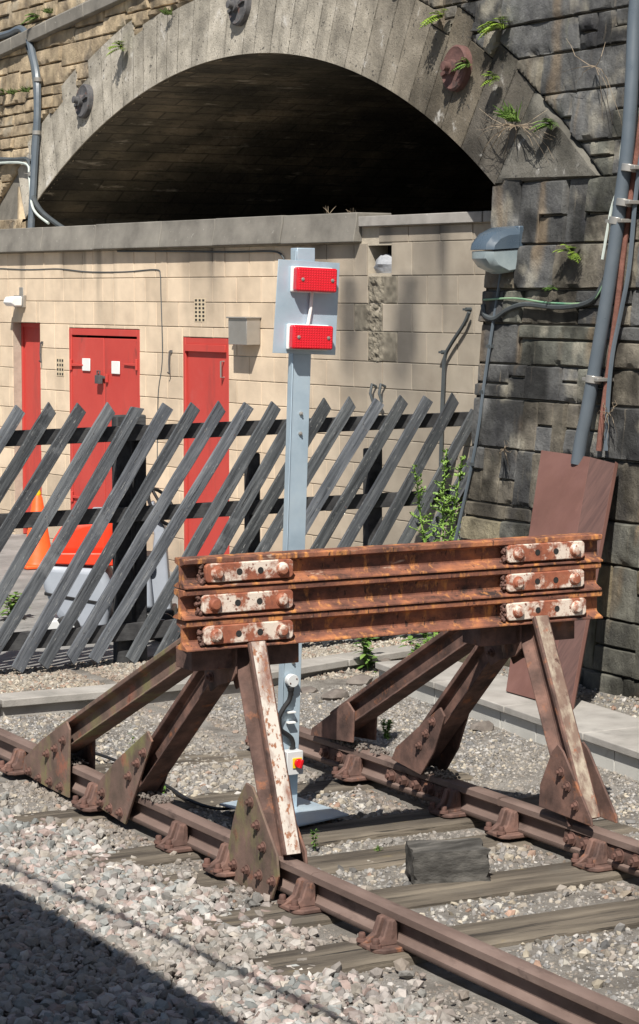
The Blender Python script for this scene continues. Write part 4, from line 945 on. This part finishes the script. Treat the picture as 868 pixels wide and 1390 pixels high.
for x, wd in ((150+24, .055), (197, .045), (352, .045), (516, .06), (-60, .05)):
    c = fpx(x, 700); zt = 1.80 if x < 300 else 1.5
    mb = MB(); mb.box((c.x-wd, fy(c.x)+.060, .0), (c.x+wd, fy(c.x)+.155, zt)); build('fence_post', mb, 'fencedark', fn, bevel=.012)

# ================================================================== YARD OBJECTS
c = on_z(52, 757, .22); c = Vector((c.x, c.y, float(gh(c.x, c.y))))
t = thing('traffic_cone', c, 'orange traffic cone standing behind the fence left of the floor scrubber', 'traffic cone')
mb = MB(); mb.box((c.x-.19, c.y-.19, c.z), (c.x+.19, c.y+.19, c.z+.035)); build('cone_base', mb, 'orange', t, bevel=.012)
mb = MB(); mb.lathe(c, (0, 0, 1), [(.155, .036), (.14, .06), (.045, .64), (.03, .66), (.028, .655)], 24); build('cone_body', mb, 'orange', t)
mb = MB(); mb.lathe(c, (0, 0, 1), [(.03, .66), (.035, .68), (.02, .72), (.035, .75), (.01, .76)], 12); build('cone_top', mb, 'yellow', t)
# ride-on style floor scrubber
def dz(x, y, Z):
    d = ray(x, y); fh = Vector((sin(YAW), cos(YAW), 0)); return C0 + d*(Z/d.dot(fh))
Zs = 17.8; g0 = dz(110, 842, Zs); fl = Vector((g0.x, g0.y, float(gh(g0.x, g0.y))+.0))
t = thing('floor_scrubber', fl, 'red and grey floor scrubbing machine with black steering wheel behind the fence', 'cleaning machine')
ax = _R.copy(); dp_ = Vector((sin(YAW), cos(YAW), 0)); sc = Zs/FL
def sp(x, y, o_=0): return fl + ax*((x-110)*sc) + Vector((0, 0, (842-y)*sc)) + dp_*o_
def slab(name, px, o0, o1, m, bev=.03, par=None):
    mb = MB(); mb.prism([sp(x, y, o0) for x, y in px], dp_*(o1-o0)); return build(name, mb, m, par or t, bevel=bev, seg=4)
slab('water_tank', [(62, 736), (146, 742), (158, 770), (150, 828), (100, 832), (76, 800), (64, 770)], -.26, .26, 'scrubgrey', .06)
slab('upper_cover', [(72, 730), (76, 706), (86, 690), (100, 679), (118, 672), (140, 669), (156, 672), (162, 690), (162, 730)], -.25, .25, 'scrubred', .085)
slab('cover_lip', [(70, 722), (162, 722), (160, 740), (72, 737)], -.262, .262, 'scrubred', .012)
slab('tank_seam', [(66, 775), (153, 790), (153, 794), (66, 779)], -.268, .268, 'black', .002)
slab('filler_cap', [(128, 664), (144, 664), (144, 672), (128, 672)], -.12, .0, 'scrubgrey', .01)
slab('brush_deck', [(54, 826), (62, 814), (84, 812), (96, 828), (80, 836), (56, 834)], -.32, .3, 'greybox', .01)
slab('chassis', [(90, 828), (240, 828), (240, 800), (150, 812)], -.2, .2, 'black', .02)
slab('seat_column', [(168, 800), (212, 800), (206, 740), (170, 740)], -.2, .2, 'scrubgrey', .03)
slab('seat', [(166, 742), (212, 742), (214, 728), (166, 726)], -.2, .2, 'black', .03)
slab('steering_console', [(200, 820), (236, 820), (226, 690), (210, 655), (203, 660), (212, 700)], -.1, .1, 'scrubgrey', .02)
mb = MB(); n_ = 28; c1 = sp(222, 664); nn_ = (ax*.75+Vector((0, 0, .5))-dp_*.35).normalized(); u_ = nn_.orthogonal().normalized(); v_ = nn_.cross(u_)
mb.tube([c1+(u_*cos(2*pi*i/n_)+v_*sin(2*pi*i/n_))*.155 for i in range(n_+1)], .014, 8)
for i in range(3):
    a = i*2*pi/3; mb.tube([c1, c1+(u_*cos(a)+v_*sin(a))*.155], .012, 6)
mb.tube([c1, c1-nn_*.15], .02, 8); build('steering_wheel', mb, 'black', t)
for x, r_, o_ in ((97, .10, -.29), (97, .10, .25), (225, .11, -.28), (225, .11, .24)):
    mb = MB(); c2 = sp(x, 842, o_)+Vector((0, 0, r_)); mb.lathe(c2, dp_, [(r_*.8, -.025), (r_, -.015), (r_, .02), (r_*.8, .03)], 24); wl = build('wheel', mb, 'black', t)
    mb = MB(); mb.lathe(c2, dp_, [(r_*.1, -.03), (r_*.6, -.028), (r_*.6, .0)], 20); build('wheel_hub', mb, 'greybox', wl)

# ================================================================== LEANING SHEET
TL, TR = on_v(735, 611, .11), on_v(834, 625, .11); BL, BR = on_z(687, 938, .16), on_z(772, 962, .16)
t = thing('steel_sheet', (BL+BR)/2, 'smooth rust-brown folded steel sheet leaning against the stone pier', 'steel sheet')
nrm = (TR-TL).cross(BL-TL).normalized()
if nrm.x > 0: nrm = -nrm
def shp(u, v, o_=0): return (TL*(1-u)+TR*u)*(1-v)+(BL*(1-u)+BR*u)*v + nrm*o_
mb = MB(); mb.prism([shp(0, 0), shp(.68, 0, 0), shp(.68, 1, 0), shp(0, 1)], -nrm*.008); build('sheet_face', mb, 'sheet', t, bevel=.001)
mb = MB(); mb.prism([shp(.683, 0, 0), shp(.95, 0, -.045), shp(.95, 1, -.045), shp(.683, 1, 0)], -nrm*.008); build('folded_flank', mb, 'sheet2', t, bevel=.001)
mb = MB(); mb.prism([shp(.953, 0, -.043), shp(1.0, 0, -.01), shp(1.0, 1, -.01), shp(.953, 1, -.043)], -nrm*.03); build('sheet_lip', mb, 'sheet', t, bevel=.002)

# ================================================================== TIMBER BLOCK, ROCKS
c = on_z(610, 1190, .04); mtx = Matrix.Translation(Vector((c.x+.0, c.y+.02, .03))) @ Matrix.Rotation(R(-20), 4, 'Z') @ Matrix.Rotation(R(2), 4, 'X')
mb = MB(); nx_, ny_, nz_ = 16, 8, 6
def bxg(f):
    vs = []; idx = {}; fs = []
    def vid(i, j, k):
        if (i, j, k) not in idx:
            p = Vector((-.17+.34*i/nx_, -.10+.20*j/ny_, .15*k/nz_)); nse = (float(fbm(np.array(p.x*20+k), np.array(p.y*20+k*2.2), 6, 4))-.5)*.05
            q = p*(1+nse*2)
            if i in (0, nx_): q.x += nse*1.2
            idx[(i, j, k)] = len(vs); vs.append(mtx @ q)
        return idx[(i, j, k)]
    for i in range(nx_):
        for j in range(ny_):
            fs.append((vid(i, j, nz_), vid(i+1, j, nz_), vid(i+1, j+1, nz_), vid(i, j+1, nz_)))
    for i in range(nx_):
        for k in range(nz_):
            fs.append((vid(i, 0, k), vid(i+1, 0, k), vid(i+1, 0, k+1), vid(i, 0, k+1))); fs.append((vid(i, ny_, k+1), vid(i+1, ny_, k+1), vid(i+1, ny_, k), vid(i, ny_, k)))
    for j in range(ny_):
        for k in range(nz_):
            fs.append((vid(0, j, k+1), vid(0, j+1, k+1), vid(0, j+1, k), vid(0, j, k))); fs.append((vid(nx_, j, k), vid(nx_, j+1, k), vid(nx_, j+1, k+1), vid(nx_, j, k+1)))
    return vs, fs
mb.add(*bxg(0)); tag(build('timber_block', mb, 'oldblock', org=c, smooth=40), 'short dark weathered timber block lying between the rails', 'timber block')
def rock(p, r, sq=.6, sd_=0):
    rr = random.Random(sd_); mb = MB(); import bmesh
    bm = bmesh.new(); bmesh.ops.create_icosphere(bm, subdivisions=2, radius=1)
    pl = [(Vector((rr.gauss(0, 1), rr.gauss(0, 1), rr.gauss(0, 1))).normalized(), rr.uniform(.55, .85)) for _ in range(9)]
    sx, sy = rr.uniform(.8, 1.3), rr.uniform(.6, 1)
    for v in bm.verts:
        for n_, d_ in pl:
            k = v.co.dot(n_)-d_
            if k > 0: v.co -= n_*k
        v.co = Vector((v.co.x*sx, v.co.y*sy, v.co.z*sq))*r
    mb.add([v.co+Vector(p)+Vector((0, 0, r*sq*.5)) for v in bm.verts], [[v.index for v in f.verts] for f in bm.faces]); bm.free(); return mb
for k, (x, y, r_, lab) in enumerate(((655, 985, .10, 'flat dark stone on the gravel below the concrete walkway'), (455, 942, .10, 'flat reddish-brown stone in front of the edging right of the lamp post'),
                                     (420, 935, .07, 'smaller angular stone just right of the lamp post'), (520, 905, .09, 'rounded pale stone beside the weeds by the edging'),
                                     (490, 925, .11, 'broad flat stone between the lamp post and the right rear strut'), (583, 1252-90, .05, 'small grey stone on the gravel by the timber block'),
                                     (434, 1160+0, .035, 'small pale stone beside the lamp post base plate'), (424, 1275, .05, 'small orange-brown stone at the bottom beside the near rail'))):
    p = on_z(x, y, .02); p.z = float(gh(p.x, p.y))-.01; tag(build('stone', rock(p, r_, .5, k+3), 'rock', org=p, smooth=25), lab, 'stone')
tag(build('rubble_heap', (lambda mb: mb)(MB()), 'rock'), 'x', 'x') if False else None

# ================================================================== BALLAST (uncountable)
def stones(n, xr, yr, smin, smax, cols, seed, dens=None, bury=.35, lift=0):
    g = np.random.default_rng(seed)
    X = g.uniform(*xr, n); Y = g.uniform(*yr, n)
    keep = np.ones(n, bool)
    if dens is not None: keep &= g.random(n) < dens(X, Y)
    wav = (fbm(X*3.1, Y*3.1, 41)-.5)*.2
    for k_s, s_ in enumerate(SY):
        wd_ = [.16, .16, .07, .14, .05, .0, .0][k_s]
        keep &= ~((abs(Y-s_+.01) < wd_+wav) & (X > 4.84) & (X < 6.5) & (g.random(n) < .93))
        keep &= ~((abs(Y-s_) < .09) & (X > 6.05) & (X < 6.5)) & ~((abs(Y-s_) < .085) & (X > 4.58) & (X < 4.95))
        keep &= ~((abs(Y-s_) < .06+wav) & (X > 4.3) & (X < 4.7) & (g.random(n) < .8))
    for rx in (XN, XF): keep &= abs(X-rx) > .05
    X, Y = X[keep], Y[keep]; n = len(X)
    ph = (1+5**.5)/2
    ico = np.array([(-1, ph, 0), (1, ph, 0), (-1, -ph, 0), (1, -ph, 0), (0, -1, ph), (0, 1, ph), (0, -1, -ph), (0, 1, -ph), (ph, 0, -1), (ph, 0, 1), (-ph, 0, -1), (-ph, 0, 1)])/sqrt(1+ph*ph)
    fc = np.array([(0, 11, 5), (0, 5, 1), (0, 1, 7), (0, 7, 10), (0, 10, 11), (1, 5, 9), (5, 11, 4), (11, 10, 2), (10, 7, 6), (7, 1, 8), (3, 9, 4), (3, 4, 2), (3, 2, 6), (3, 6, 8), (3, 8, 9), (4, 9, 5), (2, 4, 11), (6, 2, 10), (8, 6, 7), (9, 8, 1)])
    P = np.repeat(ico[None], n, 0)*(1+g.uniform(-.32, .22, (n, 12, 1))) 
    s_ = smin+(smax-smin)*g.random(n)**2.4
    P = P*np.stack([g.uniform(.8, 1.25, n), g.uniform(.6, 1., n), g.uniform(.45, .8, n)], -1)[:, None, :]
    # random rotation
    q = g.normal(size=(n, 4)); q[:, 1:3] *= .35; q /= np.linalg.norm(q, axis=1)[:, None]; w_, x_, y_, z_ = q.T
    Rm = np.stack([1-2*(y_*y_+z_*z_), 2*(x_*y_-z_*w_), 2*(x_*z_+y_*w_), 2*(x_*y_+z_*w_), 1-2*(x_*x_+z_*z_), 2*(y_*z_-x_*w_), 2*(x_*z_-y_*w_), 2*(y_*z_+x_*w_), 1-2*(x_*x_+y_*y_)], -1).reshape(n, 3, 3)
    P = np.einsum('nij,nkj->nki', Rm, P)*s_[:, None, None]
    P[..., 0] += X[:, None]; P[..., 1] += Y[:, None]; P[..., 2] += (gh(X, Y)+s_*(.5-bury)+lift*g.random(n))[:, None]
    cols = np.array(cols); ci = g.integers(0, len(cols), n); C = cols[ci]*g.uniform(.5, 1.12, (n, 1))
    nearr = np.exp(-(np.minimum(abs(X-XN), abs(X-XF))/.16)**2)[:, None]*.55; C = C*(1-nearr)+np.array([.17, .115, .085])*nearr
    dst = (np.clip((fbm(X*1.7, Y*1.7, 77)-.42)*4, 0, 1)*.45)[:, None]; C = C*(1-dst)+np.array([.25, .225, .195])*dst
    Fq = (fc[None]+12*np.arange(n)[:, None, None]).reshape(-1, 3)
    return P.reshape(-1, 3), Fq, np.repeat(C, 12, 0)
grey = [(.31, .295, .28), (.25, .245, .24), (.37, .355, .33), (.30, .265, .23), (.43, .41, .385), (.20, .195, .19), (.34, .30, .25)]
pink = [(.40, .34, .315), (.44, .40, .37), (.33, .30, .28), (.47, .44, .41), (.32, .325, .31), (.36, .28, .25), (.42, .38, .33), (.27, .28, .27), (.36, .345, .32), (.30, .27, .24)]
warm = [(.42, .37, .29), (.48, .43, .35), (.36, .31, .24), (.50, .47, .41), (.30, .275, .235), (.36, .24, .18)]
def field(name, lab, sets):
    V = []; F = []; C = []; n = 0
    for a in sets: V.append(a[0]); F.append(a[1]+n); C.append(a[2]); n += len(a[0])
    o = build(name, None, 'ballast', arr=(np.concatenate(V), np.concatenate(F), np.concatenate(C)), smooth=0); struct(o, 'stuff'); o['label'] = lab
edge = lambda X, Y: 4.45+.25*(fbm(Y*2, X*2, 8)-.5)*2
field('coarse_ballast', 'coarse pinkish ballast stones beside the nearer rail', [
    stones(36000, (2.4, 4.9), (6.4, 12.6), .012, .040, pink, 1, lambda X, Y: np.clip((edge(X, Y)-X)/.15+.45*(Y < 9.2), .06, 1)*np.clip((11.6-Y)/1.5, .15, 1), .3, .02),
    stones(4500, (4.85, 6.2), (6.4, 12.2), .014, .034, warm+grey, 2, lambda X, Y: np.clip((fbm(X*2.5, Y*2.5, 12)-.42)*4, .05, .8), .35),
    stones(2600, (4.3, 6.4), (9, 13.6), .014, .032, grey+warm, 3, lambda X, Y: .6+0*X, .4),
    stones(3500, (4, 8.0), (6.4, 13.7), .014, .030, grey, 33, lambda X, Y: np.clip((fbm(X*2, Y*2, 5)-.45)*4, .1, .8), .4)])
field('fine_gravel', 'fine grey gravel spread around the track', [
    stones(60000, (3.2, 7.95), (6.6, 13.75), .005, .015, grey, 4, None, .5),
    stones(14000, (4.2, 7.9), (9.5, 13.75), .007, .02, grey+warm[:2], 5, lambda X, Y: np.clip((fbm(X*2, Y*2, 2)-.38)*5, .1, 1), .4)])
field('fence_gravel', 'buff gravel along the foot of the fence', [
    stones(16000, (4.4, 9.0), (13.95, 15.2), .009, .022, warm, 6, None, .4), stones(2500, (7.9, 9.05), (10.5, 14.1), .007, .022, warm+grey, 7, lambda X, Y: np.clip((X-8.35)/.1, 0, 1), .2)])

# ================================================================== PLANTS
def leafquad(mb, p, d, up, L_, w_, droop=.3, n=3):
    d = Vector(d).normalized(); s_ = d.cross(Vector(up)).normalized(); vs = []; fs = []
    for i in range(n+1):
        t_ = i/n; c = p+d*(L_*t_)-Vector((0, 0, droop*L_*t_*t_)); ww = w_*(sin(pi*min(.98, .12+t_*.86)))
        vs += [c-s_*ww, c+s_*ww]
    for i in range(n): fs.append((2*i, 2*i+1, 2*i+3, 2*i+2))
    mb.add(vs, fs)
def fern(p, out, size, n, label, m='leafpale', seed=0, name='fern'):
    rr = random.Random(seed); t = thing(name, p, label, 'fern' if name == 'fern' else 'plant'); out = Vector(out)
    mb = MB()
    for k in range(n):
        a = rr.uniform(-1.3, 1.3); el = rr.uniform(.1, 1.2); L_ = size*rr.uniform(.6, 1.1)
        side = Vector((-out.y, out.x, 0)); d = (out*cos(a)*cos(el)+side*sin(a)*cos(el)+Vector((0, 0, sin(el)))).normalized()
        m_ = 9; prev = Vector(p)
        for i in range(1, m_+1):
            t_ = i/m_; c = Vector(p)+d*(L_*t_)-Vector((0, 0, .55*L_*t_*t_)); fd = (c-prev).normalized(); sd2 = fd.cross(Vector((0, 0, 1)))
            if sd2.length < .1: sd2 = fd.cross(Vector((1, 0, 0)))
            sd2.normalize(); w_ = size*.2*sin(pi*(.12+.85*t_))
            mb.tube([prev, c], size*.012, 3, cap=False)
            for sg in (-1, 1): leafquad(mb, c, sd2*sg+fd*.5, (0, 0, 1), w_*1.3, size*.045, .2, 2)
            prev = c
    build('fronds', mb, m, t, smooth=0); return t
def tuft(p, size, n, label, m='leaf', seed=0, spread=.5, wd=.004, name='grass_tuft', cat='grass tuft', out=Vector((0, 0, 0))):
    rr = random.Random(seed); mb = MB()
    for k in range(n):
        a = rr.uniform(0, 2*pi); s_ = rr.uniform(0, spread); d = Vector((cos(a)*s_, sin(a)*s_, 1))+out*rr.uniform(.3, 1)
        q = Vector(p)+Vector((rr.gauss(0, .02), rr.gauss(0, .02), 0)); leafquad(mb, q, d, (cos(a+1.5), sin(a+1.5), .1), size*rr.uniform(.5, 1.1), wd, rr.uniform(.1, .5), 4)
    return tag(build(name, mb, m, org=p, smooth=0), label, cat)
def weed(p, h, label, seed=0, leaf=.03, stems=1, m='leaf', lean=.15, dens=60, branch=True):
    rr = random.Random(seed); t = thing('weed', p, label, 'weed'); st_ = MB(); lf = MB()
    for s in range(stems):
        d = Vector((rr.uniform(-lean, lean), rr.uniform(-lean, lean), 1)); P = [Vector(p)]; q = Vector(p)
        for i in range(8): d += Vector((rr.uniform(-.12, .12), rr.uniform(-.12, .12), 0)); q = q+d.normalized()*h/8*rr.uniform(.85, 1.1); P.append(q.copy())
        st_.tube(P, h*.008, 5, h*.003)
        for k in range(dens):
            tt = rr.random()**.7; i = min(7, int(tt*8)); c = P[i].lerp(P[i+1], tt*8-i); a = rr.uniform(0, 2*pi)
            d2 = Vector((cos(a), sin(a), rr.uniform(.0, .9)))
            if branch and rr.random() < .35:
                Lb = h*.16*(1.1-tt); e = c+d2.normalized()*Lb; st_.tube([c, e], h*.003, 3)
                for j in range(5): leafquad(lf, c.lerp(e, (j+1)/5), (rr.uniform(-1, 1), rr.uniform(-1, 1), rr.uniform(0, 1)), (0, 0, 1), leaf*.8, leaf*.16, .2, 2)
            else: leafquad(lf, c, d2, (0, 0, 1), leaf*rr.uniform(.6, 1.4)*(1.3-tt*.6), leaf*.2, .3, 3)
    build('stem', st_, m, t, smooth=0); build('leaves', lf, m, t, smooth=0); return t
OUTV = Vector((-1, 0, 0))
for k, (x, y, s_, n_, lab, m) in enumerate(((682, 36, .17, 12, 'bright yellow-green fern high on the pier below the top edge', 'leafpale'), (601, 24, .15, 9, 'bright fern in the joint above the arch beside a mossy ledge', 'leafpale'),
        (166, 66, .17, 11, 'bright fern growing from the stonework between the cables and the arch', 'leafpale'), (52, 24, .16, 10, 'green fern on top of the sloping stone band at top left', 'leaf'),
        (778, 345, .15, 9, 'upright fern in the pier above the sagging cable', 'leafpale'), (638, 88, .12, 8, 'small fern just right of the rusty round plate', 'leaf'),
        (672, 108, .13, 8, 'low fern on the pier right of the rusty plate and below the high fern', 'leafpale'), (6, 128, .14, 8, 'green clump in the stones at the far left below the sloping band', 'leaf'),
        (750, 170, .14, 10, 'single grassy fern right of the dry stems on the pier', 'leaf'), (752, 392, .08, 6, 'tiny sprig on the pier just above the sagging cable', 'leaf'))):
    p = on_v(x, y, .06); fern(p, OUTV, s_*1.15, int(n_*1.7), lab, m, k+20)
for k, (x, y, lab) in enumerate(((18, 128, 'mossy tuft in a stone joint near the left edge'), (37, 125, 'mossy tuft left of the cable bundle'), (68, 18, 'moss tuft along the top of the sloping band'), (230, 20, 'moss tuft in the dark joint above the arch crown'))):
    p = on_v(x, y, .05); tuft(p, .1, 60, lab, 'moss', 60+k, 1.2, .005, 'moss_tuft', 'moss', OUTV)
p = on_v(697, 165, .06); tuft(p, .2, 120, 'hanging green grass clump on the pier above the arch foot', 'leaf', 77, .9, .005, 'grass_tuft', 'grass tuft', OUTV*1.1)
def dry(px_, label, n_, seed, spread=40, drop=60, m='twig'):
    rr = random.Random(seed); mb = MB(); p = on_v(px_[0], px_[1], .05)
    for k in range(n_):
        ax_, ay = rr.uniform(-spread, spread), rr.uniform(-drop*.4, drop); P = []
        for i in range(6):
            s_ = i/5; P.append(on_v(px_[0]+ax_*s_+rr.uniform(-4, 4)*s_, px_[1]+ay*s_*s_+rr.uniform(-4, 4)*s_, .05+.13*sin(pi*s_)*rr.uniform(.4, 1)))
        mb.tube(P, .0032, 3, .001)
    return tag(build('dry_stems', mb, m, org=p, smooth=0), label, 'dead plant')
dry((700, 170), 'tangle of dry pale stems hanging beside the arch foot', 30, 1, 55, 55)
dry((808, 90), 'dry stems trailing down the pier left of the thick pipe', 9, 2, 45, 110)
dry((683, 610), 'dead brown plant stump in the pier wall left of the steel sheet', 12, 3, 14, 30)
dry((826, 560), 'dry stems caught round the conduits at the right edge', 12, 4, 14, 70)
dry((18, 300), 'small dead twigs at the coping near the left edge', 10, 5, 12, 14)
for k, (x, y) in enumerate(((440, 292), (472, 290))):
    p = wpt(*on_w(x, y, 0), -.05); tuft(p, .12 if k == 0 else .09, 7, ['dead twigs on the coping right of the lamp post', 'dead twigs at the end of the coping by the lintel slab'][k], 'twig', 90+k, .9, .002, 'dry_stems', 'dead plant')
def gpt(x, y, z=.05):
    p = on_z(x, y, z); p.z = float(gh(p.x, p.y)); return p
base = on_y(592, 880, 14.55); base.z = .06
weed(base, 1.45, 'tall feathery green weed growing in front of the fence right end', 5, .045, 3, 'weedleaf', .08, 190)
weed(gpt(500, 905), .30, 'leafy weed behind the right rear strut by the edging', 6, .09, 4, 'leaf', .5, 22, False)
weed(gpt(578, 905), .34, 'broad-leaved weed behind the left end of the right rear strut', 7, .10, 4, 'leaf', .5, 24, False)
weed(gpt(648, 890), .22, 'small weed behind the right frame near the steel sheet', 8, .08, 3, 'leaf', .5, 20, False)
weed(on_z(12, 838, .08), .22, 'low green weed on the ground behind the fence at the left edge', 9, .09, 6, 'leaf', .8, 24, False)
weed(gpt(525, 992), .12, 'small green weed on the gravel between the right struts', 10, .03, 6, 'leaf', .5, 30)
weed(gpt(348, 962), .16, 'thin green weed beside the white front leg', 11, .03, 3, 'leaf', .3, 30)
weed(gpt(428, 1142), .11, 'tiny seedling in front of the lamp post base plate', 12, .025, 2, 'leaf', .4, 18)
weed(gpt(182, 1005), .16, 'thin dark-stemmed weed between the two left struts', 13, .035, 1, 'moss', .3, 12, False)
weed(gpt(222, 1064), .06, 'small green leaf sprig beside the ground cable', 14, .05, 3, 'leaf', .8, 5, False)
weed(gpt(510, 1145), .05, 'tiny green sprig beside the near end of the timber block', 15, .02, 3, 'leaf', .6, 12)

# ================================================================== PLATFORM the camera stands on (outside the frame; canopy and cable added to shade the bottom left)
mb = MB(); mb.box((-3.5, -8, -.05), (1.2, 6.2, 1.0)); pf = build('platform', mb, 'concrete', smooth=0); struct(pf)
k_ = cos(SUN_EL)/sin(SUN_EL); Hc = 4.3; sx, sy = sin(SUN_AZ)*k_*Hc, cos(SUN_AZ)*k_*Hc
cn = thing('shade_canopy', (-1, 2, 1.0), 'unseen flat canopy added over the camera platform to shade the bottom left', 'canopy')
mb = MB(); mb.box((-3, -6, Hc), (3.70-sx, 9.60-sy, Hc+.12)); build('shade_roof', mb, 'fencedark', cn)  # unseen roof, edges set so its shadow falls on the bottom left ground
a_ = Vector((3.93-sx, 10.05-sy, Hc-.1)); b_ = Vector((4.06-sx, 8.57-sy, Hc-.1)); d_ = (a_-b_).normalized()
mb = MB(); mb.tube([b_-d_*8, a_+d_*.35], .02, 8); build('shadow_cable', mb, 'black', cn)  # cable added out of view for the thin shadow line beside the rail
for y in (-4, 0, 3.2):
    mb = MB(); mb.box((-2.3, y-.06, 1.0), (-2.18, y+.06, Hc)); build('post', mb, 'galv', cn)
print('scene built', len(bpy.data.objects))
